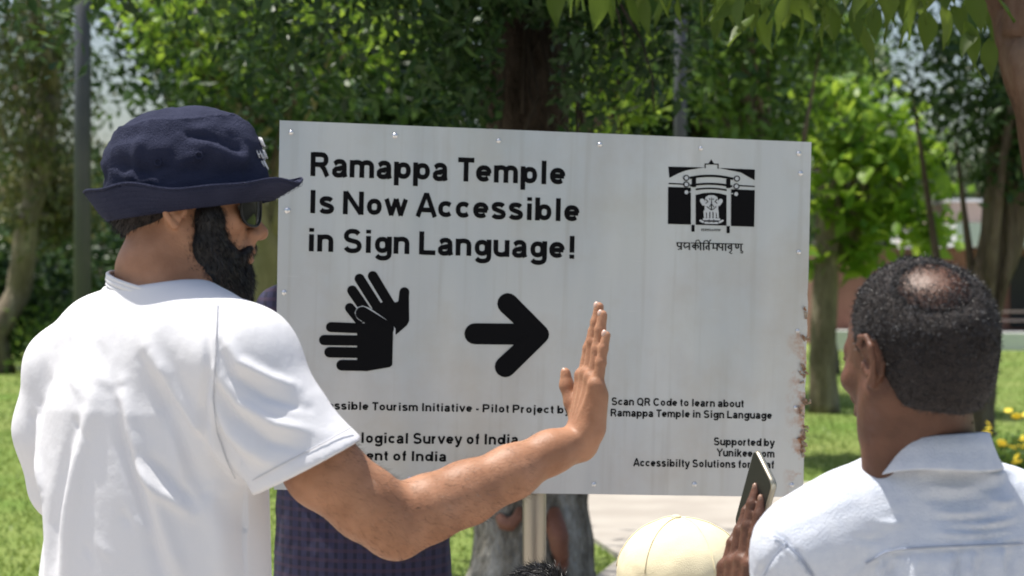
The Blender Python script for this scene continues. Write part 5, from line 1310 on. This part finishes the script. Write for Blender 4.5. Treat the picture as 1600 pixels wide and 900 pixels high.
# ------------------------------------------------------------------ the sign
def sign():
    CL, CR = P(432.5, 476.5, 3.79), P(1261.5, 499.5, 3.93)
    C = (CL + CR) / 2; U = CR - CL; W_ = np.linalg.norm(U); U /= W_
    Vv = P(832, 200, 3.86) - P(820, 766, 3.86); Vv -= 0 * U; H_ = np.linalg.norm(Vv); Vv /= H_
    Nn = np.cross(U, Vv); Nn /= np.linalg.norm(Nn)        # towards the viewer
    if Nn[1] > 0: Nn = -Nn
    O = np.array([0, 0, CAMZ])
    def S(px, py):
        """place on the sheet, (u, v) in metres from its middle"""
        d = P(px, py, 1.0) - O; t = ((C - O) @ Nn) / (d @ Nn); q = O + d * t - C
        A = np.array([[U @ U, U @ Vv], [U @ Vv, Vv @ Vv]]); return np.linalg.solve(A, [q @ U, q @ Vv])
    def wp(uv, n=0.0):
        uv = np.atleast_2d(uv); return C + uv[:, :1] * U + uv[:, 1:] * Vv + Nn * n
    base = np.array([C[0] + .02, 3.93, 0])
    root = empty('information_sign', base, 'large galvanised metal sign on a steel pole with black lettering, hands and an arrow', 'sign')
    TL, TR, BR, BL = S(437, 188), S(1268, 222), S(1255, 777), S(428, 765)
    # the sheet, with a slightly uneven right edge
    r = np.random.default_rng(4)
    nx, ny = 60, 42; g = []
    for j in range(ny + 1):
        for i in range(nx + 1):
            a, b = i / nx, j / ny; q = (BL * (1 - a) + BR * a) * (1 - b) + (TL * (1 - a) + TR * a) * b
            if i == nx and .12 < b < .62: q = q + [r.uniform(-.0022, .0006), 0]
            g.append(q)
    g = np.array(g); wav = .0016 * np.sin(g[:, 0] * 9 + 1) * np.sin(g[:, 1] * 7) + .0008 * np.sin(g[:, 0] * 23 + g[:, 1] * 11)
    Vf = wp(g) + Nn * (wav[:, None]); Vb = Vf - Nn * .0018; m = nx + 1
    Fs = [(j * m + i, j * m + i + 1, (j + 1) * m + i + 1, (j + 1) * m + i) for j in range(ny) for i in range(nx)]
    nV = len(Vf); Fb = [tuple(nV + k for k in f[::-1]) for f in Fs]
    rim = [i for i in range(m)] + [j * m + nx for j in range(1, ny + 1)] + [ny * m + i for i in range(nx - 1, -1, -1)] + [j * m for j in range(ny - 1, 0, -1)]
    Fr = [(rim[k], rim[k] + nV, rim[(k + 1) % len(rim)] + nV, rim[(k + 1) % len(rim)]) for k in range(len(rim))]
    # the sheet keeps its own axes so that its texture runs along it
    Rm = np.stack([U, -Nn, np.cross(U, -Nn)], 1); Rm[:, 2] /= np.linalg.norm(Rm[:, 2])
    if Rm[2, 2] < 0: Rm[:, 2] *= -1
    Vl = (np.vstack([Vf, Vb]) - C) @ Rm
    o = mesh_obj('panel', Vl + base, Fs + Fb + Fr, M['panel'], root, False); 
    o.location = tuple(C - base); o.rotation_euler = Matrix(Rm.tolist()).to_euler()
    def surf(uv):   # height of the slightly wavy sheet
        uv = np.atleast_2d(uv); return .0016 * np.sin(uv[:, 0] * 9 + 1) * np.sin(uv[:, 1] * 7) + .0008 * np.sin(uv[:, 0] * 23 + uv[:, 1] * 11)
    def on(uv, n): return wp(uv) + Nn * (surf(uv) + n)[:, None]
    # flat bar frame behind, pole, clamps, rivets
    b = MB()
    for p0, p1 in (((TL * .97 + BL * .03), (TR * .97 + BR * .03)), ((TL * .03 + BL * .97), (TR * .03 + BR * .97))):
        q0, q1 = wp(p0, -.014)[0], wp(p1, -.014)[0]; mid = (q0 + q1) / 2; b.box(mid, (np.linalg.norm(q1 - q0) * .97, .022, .022), np.stack([U, -Nn, np.cross(U, -Nn)], 1))
    b.build('cross_bar', M['lamp_post'], root)
    px_ = P(835, 800, 3.90)[0]
    b = MB(); b.tube([(px_, 3.915, 0), (px_, 3.915, 1.0), (px_ + .004, 3.915, 1.82)], .0272, 28); b.build('pole', M['steel'], root, True)
    b = MB(); b.tube([(px_, 3.915, 0), (px_, 3.915, .03)], .07, 24); b.build('base_plate', M['steel'], root, True)
    rv = None
    for px, py, sc in ((455, 207, 1), (617, 212, 1.25), (779, 220, 1), (937, 226, 1.1), (1095, 232, 1), (1248, 240, 1.1), (1251, 271, 1.1), (449, 329, 1.3), (444, 457, 1.15), (1248, 394, 1), (1246, 517, .9), (1243, 637, .9), (928, 757, 1), (1085, 757, 1.1), (1237, 758, 1.1), (640, 748, 1), (800, 752, 1), (441, 590, 1.1)):
        uv = S(px, py); c = on(uv, .0006)[0]
        if rv is None:
            b = MB(); V = [(0, 0, 1.0)]; n = 12
            for k, (rr, z) in enumerate(((.45, .9), (.85, .5), (1, .0))):
                V += [(rr * math.cos(2 * math.pi * i / n), rr * math.sin(2 * math.pi * i / n), z) for i in range(n)]
            Fq = [(0, 1 + i, 1 + (i + 1) % n) for i in range(n)] + [(1 + k * n + i, 1 + (k + 1) * n + i, 1 + (k + 1) * n + (i + 1) % n, 1 + k * n + (i + 1) % n) for k in range(2) for i in range(n)]
            b.add(np.array(V), Fq); o = b.build('rivet', M['rivet'], None, True); rv = o.data; o.parent = root
        else:
            o = bpy.data.objects.new('rivet', rv); COL.objects.link(o); o.parent = root
        o.location = tuple(c - base); o.scale = (.0056 * sc, .0056 * sc, .0044 * sc); o.rotation_euler = Vector(Nn).to_track_quat('Z', 'Y').to_euler()
    # rusty flakes and wire ends on the right edge
    for k, (py, w) in enumerate(((487, 10), (530, 9), (575, 8), (590, 9), (625, 13), (640, 10), (672, 10), (690, 13), (705, 9))):
        b = MB(); uv0 = S(1256 + r.uniform(-3, 4) - (py - 480) * .01, py)
        for _ in range(5):
            q = [np.append(uv0 + r.normal(size=2) * [.004, .006], r.uniform(0, .004))]
            for _ in range(4): q.append(q[-1] + r.normal(size=3) * [.0028, .0036, .001])
            q = np.array(q); b.tube(wp(q[:, :2]) + Nn * (np.abs(q[:, 2:]) + .002), [.0008, .0022, .0028, .0018, .0006], 5)
        b.build('rust_flake', M['rust'], root, True)

    # ---- lettering: a plain bold sans drawn from strokes. heights in units of the cap height
    sw = .245
    def arc(cx, cy, rx, ry, a0, a1, n=9):
        sq = lambda t: math.copysign(abs(t) ** .86, t); o_ = []
        for i in range(n):
            t = math.radians(a0 + (a1 - a0) * i / (n - 1)); o_.append((cx + rx * sq(math.cos(t)), cy + ry * sq(math.sin(t))))
        return o_
    h2 = sw / 2; X = .73   # x height
    xr, yr = .255, X / 2 - h2 * .95; xm = X / 2
    bowl = lambda cx: arc(cx, xm, xr, yr, 0, 360, 17)
    def n_(x0): return [[(x0, 0), (x0, X)], [(x0, X - .30)] + arc(x0 + .20, X - .27, .20, .185, 180, 0, 9)[1:] + [(x0 + .40, 0)]]
    Gl = {
        'R': (.95, [[(.11, 0), (.11, 1)], [(.11, .91), (.50, .91)] + arc(.52, .70, .24, .21, 90, -90, 8) + [(.11, .49)], [(.50, .49), (.66, .32), (.83, 0)]]),
        'P': (.96, [[(.11, 0), (.11, 1)], [(.11, .91), (.50, .91)] + arc(.54, .68, .26, .23, 90, -90, 8) + [(.11, .45)]]),
        'T': (.82, [[(.03, .91), (.85, .91)], [(.44, .91), (.44, 0)]]),
        'I': (.40, [[(.20, 0), (.20, 1)]]),
        'N': (1.04, [[(.12, 0), (.12, 1)], [(.92, 0), (.92, 1)], [(.14, .96), (.90, .04)]]),
        'A': (.98, [[(.07, 0), (.46, .94), (.56, .94), (.95, 0)], [(.22, .30), (.80, .30)]]),
        'S': (.96, [arc(.48, .715, .31, .205, 20, 160, 7) + arc(.46, .70, .30, .18, 170, 240, 4) + [(.52, .49)] + arc(.51, .28, .31, .20, 70, -30, 6)[0:] + arc(.48, .285, .34, .215, -50, -165, 8)]),
        'L': (.82, [[(.12, 1), (.12, 0)], [(.12, .09), (.82, .09)]]),
        'Q': (1.10, [arc(.54, .5, .41, .415, 0, 360, 22), [(.60, .24), (1.0, -.05)]]),
        'C': (1.03, [arc(.53, .5, .40, .415, 38, 322, 16)]),
        'G': (1.11, [arc(.54, .5, .41, .415, 42, 330, 16) + [(.93, .20), (.93, .46)], [(.58, .44), (1.0, .44)]]),
        'Y': (.94, [[(.04, 1), (.47, .46), (.90, 1)], [(.47, .50), (.47, 0)]]),
        'D': (1.04, [[(.12, 0), (.12, 1)], [(.12, .91), (.45, .91)] + arc(.50, .5, .40, .41, 90, -90, 10) + [(.12, .09)]]),
        'a': (.77, [[(.11, .54)] + arc(.37, .47, .24, .185, 150, 20, 6) + [(.605, .42), (.61, .14), (.66, 0)], arc(.33, .21, .22, .14, 60, 330, 9) + [(.60, .26)], [(.60, .41), (.34, .36)]]),
        'b': (.84, [[(.10, 0), (.10, 1)], bowl(.45)]),
        'c': (.77, [arc(.40, xm, .28, yr, 40, 320, 13)]),
        'd': (.84, [[(.74, 0), (.74, 1)], bowl(.39)]),
        'e': (.78, [arc(.39, xm, .28, yr, 0, 318, 14), [(.10, xm), (.72, xm)]]),
        'f': (.46, [[(.22, 0), (.22, .78)] + arc(.37, .78, .15, .145, 175, 85, 5), [(.03, .65), (.42, .65)]]),
        'g': (.84, [bowl(.39), [(.74, X), (.74, .02)] + arc(.42, -.02, .32, .19, 0, -160, 9)]),
        'h': (.83, [[(.11, 0), (.11, 1)]] + n_(.11)[1:2] + [[(.51 + .11 - .10, 0), (.52, .3)]]),
        'i': (.38, [[(.19, 0), (.19, X)], [(.19, .84), (.19, 1)]]),
        'j': (.38, [[(.20, X), (.20, -.08)] + arc(.06, -.08, .14, .13, 0, -80, 5), [(.20, .84), (.20, 1)]]),
        'k': (.78, [[(.11, 0), (.11, 1)], [(.64, .73), (.14, .27)], [(.32, .42), (.68, 0)]]),
        'l': (.38, [[(.19, 0), (.19, 1)]]),
        'm': (1.24, n_(.11) + [[(.51, .42)] + arc(.71, X - .27, .20, .185, 180, 0, 9)[1:] + [(.91 + .10, .30), (1.01, 0)]]),
        'n': (.83, n_(.11)),
        'o': (.84, [bowl(.42)]),
        'p': (.84, [[(.10, -.27), (.10, X)], bowl(.45)]),
        'r': (.53, [[(.11, 0), (.11, X)], [(.11, .36)] + arc(.34, .40, .20, .225, 165, 75, 6)]),
        's': (.75, [arc(.38, .525, .245, .125, 15, 165, 7) + arc(.35, .51, .21, .10, 180, 240, 3) + [(.41, .365)] + arc(.38, .215, .255, .135, 65, -20, 5) + arc(.37, .22, .27, .135, -40, -165, 7)]),
        't': (.46, [[(.22, .93), (.22, .22)] + arc(.36, .22, .14, .13, 180, 280, 5), [(.03, .65), (.42, .65)]]),
        'u': (.83, [[(.72, 0), (.72, X)], [(.11, X), (.11, .30)] + arc(.36, .28, .25, .19, 180, 330, 8)]),
        'v': (.78, [[(.07, X), (.40, .02)], [(.38, .02), (.71, X)]]),
        'w': (1.12, [[(.07, X), (.33, .02)], [(.31, .02), (.56, X)], [(.56, X), (.81, .02)], [(.79, .02), (1.05, X)]]),
        'y': (.76, [[(.06, X), (.39, .04)], [(.70, X), (.40, -.06), (.30, -.19), (.10, -.20)]]),
        '!': (.46, [[(.23, .27), (.23, 1)], [(.23, 0), (.23, .18)]]),
        '.': (.38, [[(.19, 0), (.19, .18)]]), '-': (.46, [[(.05, .34), (.41, .34)]]), ' ': (.38, [])}
    Gl['m'] = (1.24, [[(.11, 0), (.11, X)], [(.11, .42)] + arc(.295, X - .27, .185, .185, 180, 0, 9)[1:] + [(.48 + .0, 0)], [(.48, .42)] + arc(.675, X - .27, .195, .185, 180, 0, 9)[1:] + [(.87 + .0, 0)]])
    Gl['m'] = (1.16, [[(.11, 0), (.11, X)], [(.11, .42)] + arc(.30, X - .27, .19, .185, 180, 0, 9)[1:] + [(.49, 0)], [(.49, .42)] + arc(.71, X - .27, .19, .185, 180, 0, 9)[1:] + [(.90 + .10 - .10, 0)]])
    Gl['m'] = (1.12, [[(.11, 0), (.11, X)], [(.11, .42)] + arc(.305, X - .27, .195, .185, 180, 0, 9)[1:] + [(.50, 0)], [(.50, .42)] + arc(.695, X - .27, .195, .185, 180, 0, 9)[1:] + [(.89, 0)]])
    Gl['h'] = (.83, [[(.11, 0), (.11, 1)], n_(.11)[1]]); Gl['n'] = (.83 - .21, n_(.11)); Gl['n'] = (.80, [[(.11, 0), (.11, X)], [(.11, .38)] + arc(.385, X - .28, .275, .195, 180, 0, 9)[1:] + [(.66, 0)]]); Gl['h'] = (.80, [[(.11, 0), (.11, 1)], Gl['n'][1][1]]); Gl['u'] = (.80, [[(.68, 0), (.68, X)], [(.11, X), (.11, .32)] + arc(.385, .29, .275, .20, 180, 320, 8)])
    Gl['m'] = (1.22, [[(.11, 0), (.11, X)], [(.11, .40)] + arc(.355, X - .27, .245, .185, 180, 0, 9)[1:] + [(.60, 0)], [(.60, .40)] + arc(.845, X - .27, .245, .185, 180, 0, 9)[1:] + [(1.09, 0)]])
    def strip(pts, w, wy=None):
        """ribbon of width w along pts, mitred"""
        p = np.array(pts, float); closed = np.allclose(p[0], p[-1]) and len(p) > 3; n = len(p); L_, R_ = [], []
        for i in range(n):
            if closed: a, c = p[(i - 1) % (n - 1)], p[(i + 1) % (n - 1)]; bq = p[i % (n - 1)]
            else: a, bq, c = p[max(i - 1, 0)], p[i], p[min(i + 1, n - 1)]
            d1 = bq - a; d2 = c - bq
            if np.linalg.norm(d1) < 1e-9: d1 = d2
            if np.linalg.norm(d2) < 1e-9: d2 = d1
            d1 /= np.linalg.norm(d1); d2 /= np.linalg.norm(d2); t = d1 + d2; t /= np.linalg.norm(t) + 1e-9; nn = np.array([-t[1], t[0]]); k = 1 / max(.72, abs(nn @ np.array([-d1[1], d1[0]])))
            # horizontals a little thinner than stems
            ww = w * (1 - .16 * abs(t[0])) / 2 * k; L_.append(bq + nn * ww); R_.append(bq - nn * ww)
        return L_, R_
    def text(body, x0, y0, x1, y1, cap, anchors=None, bold=1.0, single=False):
        """body set so that its ink runs from pixel (x0, y0) to (x1, y1) along the baseline; anchors: (char index, px)"""
        pos = []; x = 0
        for chx in body: pos.append(x + .05); x += Gl[chx][0] + (.115 if chx != ' ' else -.04)
        total = x - .19
        if anchors:
            (i0, a0), (i1, a1) = anchors; k = (a1 - a0) / (pos[i1] - pos[i0]); x0_ = a0 - (pos[i0]) * k; f = lambda u: x0_ + u * k
            fy = lambda X_: y0 + (y1 - y0) * (X_ - x0) / (x1 - x0)
        else:
            k = (x1 - x0) / total; f = lambda u: x0 + (u - .04) * k; fy = lambda X_: y0 + (y1 - y0) * (X_ - x0) / (x1 - x0)
        b = MB(); cu = None; lay = 0
        capm = abs(S((x0 + x1) / 2, (y0 + y1) / 2 - cap)[1] - S((x0 + x1) / 2, (y0 + y1) / 2)[1])
        o0, o1 = S(f(0), fy(f(0))), S(f(1), fy(f(1))); ex = o1 - o0; ey = np.array([0.0, capm])
        for chx, px in zip(body, pos):
            og = S(f(px), fy(f(px)))
            for st in Gl[chx][1]:
                L_, R_ = strip(st, sw * bold); q = L_ + R_; n = len(L_); uv = np.array([og + a[0] * ex + a[1] * ey for a in q])
                b.add(on(uv, .0010 + .00012 * (lay % 3)), [(i, i + 1, n + i + 1, n + i) for i in range(n - 1)]); lay += 1
            if single and b.v: b.build('letter', M['print'], root); b = MB()
        if not single: b.build('lettering', M['print'], root)['kind'] = 'stuff'
    text('Ramappa Temple', 485, 275, 881, 289, 37, single=True)
    text('Is Now Accessible', 482, 333, 903, 346.5, 36, single=True)
    text('in Sign Language!', 480, 392.5, 898, 404.5, 36, single=True)
    t4 = 'Accessible Tourism Initiative - Pilot Project by'
    text(t4, 478, 639, 885, 646.5, 12.6, [(t4.index('T'), 581), (t4.index('P'), 754)])
    t5 = 'Archaeological Survey of India'
    text(t5, 478, 691, 808, 695, 16.5, [(t5.index('S'), 645), (t5.index('I'), 756)])
    t6 = 'Government of India'
    text(t6, 478, 717.5, 695, 721, 15.5, [(t6.index('o', 10), 613.5), (t6.index('I'), 642)])
    text('Scan QR Code to learn about', 955, 632.8, 1161, 636.5, 11.8)
    text('Ramappa Temple in Sign Language', 954, 650.5, 1205, 654.5, 11.8)
    text('Supported by', 1114.6, 695.4, 1209, 697.4, 12)
    text('Yunikee.com', 1119.6, 712.8, 1209, 714.8, 12)
    text('Accessibilty Solutions for Deaf', 989.4, 728.4, 1208.5, 732, 12)

    # ---- pictures on the sign, given by their outlines in the photograph
    lay = [0]
    def poly(b, pts, n=.0010):
        uv = np.array([S(*p) for p in pts]); c = uv.mean(0); q = np.vstack([[c], uv]); m = len(uv); lay[0] += 1
        b.add(on(q, n + .00010 * (lay[0] % 4)), [(0, i + 1, (i + 1) % m + 1) for i in range(m)])
    def capsule(b, p0, p1, r0, n=.0010, r1=None):
        p0, p1 = np.array(p0, float), np.array(p1, float); r1 = r1 or r0; a = math.atan2(*(p1 - p0)[::-1]); pts = []
        for k in range(9): t = a + math.pi / 2 + math.pi * k / 8; pts.append(p0 + r0 * np.array([math.cos(t), math.sin(t)]))
        for k in range(9): t = a - math.pi / 2 + math.pi * k / 8; pts.append(p1 + r1 * np.array([math.cos(t), math.sin(t)]))
        poly(b, pts, n)
    def line(b, pts, w, n=.0010):
        L_, R_ = strip(pts, w); m = len(L_); uv = np.array([S(*p) for p in L_ + R_]); lay[0] += 1
        b.add(on(uv, n + .00010 * (lay[0] % 4)), [(i, i + 1, m + i + 1, m + i) for i in range(m - 1)])
    b = MB()
    capsule(b, (742, 521.5), (838, 522.5), 16.5); capsule(b, (793.5, 474.5), (843, 522.5), 16.5, r1=15); capsule(b, (789.5, 573), (843, 522.5), 16.5, r1=15)
    b.build('arrow', M['print'], root)
    K = lambda x, y: (430 + x / 2.368, 400 + y / 2.368)
    b = MB(); k = 1 / 2.368
    for p0, p1, rr in (((361, 74), (440, 205), 18.5), ((312, 84), (385, 200), 18.5), ((285, 128), (355, 230), 19), ((276, 192), (310, 235), 18), ((478, 134), (470, 205), 18.5)): capsule(b, K(*p0), K(*p1), rr * k)
    poly(b, [K(*q) for q in ((345, 205), (380, 180), (404, 166), (425, 160), (445, 172), (462, 165), (495, 150), (496, 240), (488, 256), (446, 292), (440, 270), (400, 240), (350, 215))])
    b.build('hand_symbol', M['print'], root)
    b = MB()
    capsule(b, K(322, 212), K(415, 268), 25 * k, .0022)
    for p0, p1, rr in (((206, 263), (330, 268), 18.5), ((181, 311), (330, 313), 19), ((201, 356), (330, 358), 19.5), ((246, 404), (330, 405), 20)): capsule(b, K(*p0), K(*p1), rr * k, .0022)
    poly(b, [K(*q) for q in ((303, 246), (330, 250), (345, 228), (420, 262), (436, 285), (433, 403), (424, 411), (338, 426), (303, 424))], .0022)
    b.build('hand_symbol', M['print'], root)
    b = MB()   # bare metal gap between the two hands
    line(b, [K(*q) for q in ((322, 240), (305, 228), (298, 210), (305, 193), (322, 187), (345, 194), (385, 221), (430, 254), (441, 270), (441, 294))], 8 * k, .0017)
    b.build('symbol_gap', M['silver'], root)

    E_ = lambda x, y: (1020 + x / 5, 230 + y / 5)
    Es = lambda l: [E_(*q) for q in l]; e = 1 / 5
    b = MB()
    poly(b, Es([(122, 152), (402, 158), (330, 168), (255, 183), (190, 208), (130, 240)])); poly(b, Es([(510, 162), (797, 175), (795, 258), (740, 222), (680, 196), (600, 172)]))
    line(b, Es([(409, 164), (409, 131), (510, 133), (510, 168)]), 9 * e); poly(b, Es([(432, 134), (457, 94), (482, 135)]))
    line(b, Es([(124, 283), (240, 289)]), 12 * e); line(b, Es([(676, 300), (796, 307)]), 12 * e)
    cv = lambda y0, ym, y1, x0, x1: [(x0 + (x1 - x0) * t, y0 * (1 - t) + y1 * t - (4 * t * (1 - t)) * ((y0 + y1) / 2 - ym)) for t in np.linspace(0, 1, 13)]
    line(b, Es(cv(240, 224, 248, 290, 628)), 22 * e); line(b, Es([(322, 240), (322, 312)]), 34 * e); line(b, Es([(590, 248), (590, 320)]), 34 * e)
    line(b, Es(cv(300, 286, 306, 290, 620)), 20 * e); line(b, Es(cv(330, 322, 336, 335, 578)), 16 * e)
    for x, y in ((262, 240), (262, 291), (262, 352), (656, 246), (652, 306), (650, 366)):
        line(b, Es([(x + 20 * math.cos(t), y + 20 * math.sin(t)) for t in np.linspace(0, 2 * math.pi, 15)]), 9 * e, .0026)
    poly(b, Es([(120, 310), (298, 316), (298, 605), (118, 600)])); poly(b, Es([(612, 328), (797, 336), (792, 622), (612, 616)])); poly(b, Es([(336, 372), (400, 358), (457, 354), (520, 360), (577, 374), (577, 613), (336, 606)]))
    line(b, Es([(315, 606), (315, 660)]), 25 * e); line(b, Es([(590, 616), (590, 671)]), 25 * e)
    for x in range(382, 530, 14): line(b, Es([(x, 640), (x + 4, 656)]), 6 * e)
    line(b, Es([(378, 638), (448, 640)]), 4 * e); line(b, Es([(478, 641), (532, 643)]), 4 * e)
    b.build('emblem', M['print'], root)['kind'] = 'stuff'
    b = MB(); nn = .0020
    for x, y in ((262, 240), (262, 291), (262, 352), (656, 246), (652, 306), (650, 366)):
        poly(b, Es([(x + 17 * math.cos(t), y + 17 * math.sin(t)) for t in np.linspace(0, 2 * math.pi, 12)[:-1]]), nn)
    line(b, Es([(284, 350), (300, 350)]), 10 * e, nn); line(b, Es([(612, 362), (632, 362)]), 10 * e, nn)
    for p0, p1, rr in (((385, 418), (398, 440), 17), ((530, 420), (515, 442), 17), ((440, 392), (474, 392), 17), ((432, 405), (428, 490), 24), ((484, 405), (488, 490), 24), ((405, 500), (408, 545), 9), ((432, 500), (432, 548), 9), ((458, 500), (458, 550), 8), ((484, 500), (484, 548), 9), ((506, 500), (508, 546), 8), ((398, 562), (520, 564), 8), ((372, 574), (392, 584), 8), ((545, 574), (522, 586), 8), ((410, 590), (505, 592), 8)):
        capsule(b, E_(*p0), E_(*p1), rr * e, nn)
    b.build('emblem_detail', M['silver'], root)['kind'] = 'stuff'
    b = MB(); nn = .0028
    for p in ([(412, 405), (430, 425), (412, 440)], [(458, 395), (458, 440), (440, 470)], [(502, 405), (486, 425), (504, 440)], [(458, 440), (478, 470)], [(420, 462), (445, 484), (472, 486), (496, 462)], [(440, 400), (446, 412)], [(474, 400), (468, 412)], [(440, 564), (440, 590)], [(476, 564), (476, 590)]): line(b, Es(p), 7 * e, nn)
    b.build('emblem_line', M['print'], root)['kind'] = 'stuff'
    # the line of Devanagari below the emblem, stroke by stroke
    b = MB(); yh = lambda x: 746 + (x - 185) * .022
    D_ = lambda x, y: E_(x, yh(x) + y * .92)
    def ds(pts, w=11): line(b, [D_(*q) for q in pts], w * e)
    ds([(185, 0), (290, 0)], 9); ds([(296, 0), (706, 0)], 9)
    ds([(222, 0), (222, 60)]); ds([(192, 2), (192, 24), (204, 34), (222, 32)]); ds([(222, 44), (196, 60)], 8)                   # pra
    ds([(258, 2), (246, 10), (242, 24), (250, 36), (256, 46)]); ds([(286, 0), (286, 60)]); ds([(262, 30), (286, 30)], 9); ds([(264, 30), (268, 40)], 12)    # tna
    ds([(334, 0), (334, 60)]); ds([(334, 22), (318, 16), (310, 28), (320, 40), (334, 32)]); ds([(334, 22), (350, 16), (358, 30), (350, 44)])               # ka
    ds([(374, 0), (374, 60)]); ds([(334, -2), (340, -22), (360, -26), (374, -2)], 8)                                                                       # long i
    ds([(398, 0), (398, 60)]); ds([(398, -2), (404, -20), (426, -24), (440, -4)], 8); ds([(440, 0), (440, 60)]); ds([(440, 24), (424, 22), (416, 32), (424, 52)]); ds([(440, -4), (448, -26), (458, -30)], 8)   # rti
    ds([(504, 0), (504, 60)]); ds([(474, 2), (474, 40), (466, 42)]); ds([(468, 40), (504, 38)], 9)                                                        # ma
    ds([(546, 0), (546, 60)]); ds([(518, 2), (518, 24), (530, 34), (546, 32)])                                                                             # pa
    ds([(570, 0), (570, 60)])                                                                                                                              # aa
    ds([(616, 0), (616, 60)]); ds([(616, 20), (600, 14), (588, 26), (598, 40), (616, 34)]); ds([(612, 62), (600, 72), (612, 82), (622, 80)], 8)             # vri
    ds([(650, 2), (650, 30), (660, 36), (670, 28), (670, 2)]); ds([(690, 0), (690, 60)]); ds([(690, 56), (704, 62), (700, 76), (684, 72)], 8)                # nu
    b.build('lettering', M['print'], root)['kind'] = 'stuff'
M['silver'] = mat('bare_sheet', (.61, .63, .65), rough=.48, metal=.55)
sign()
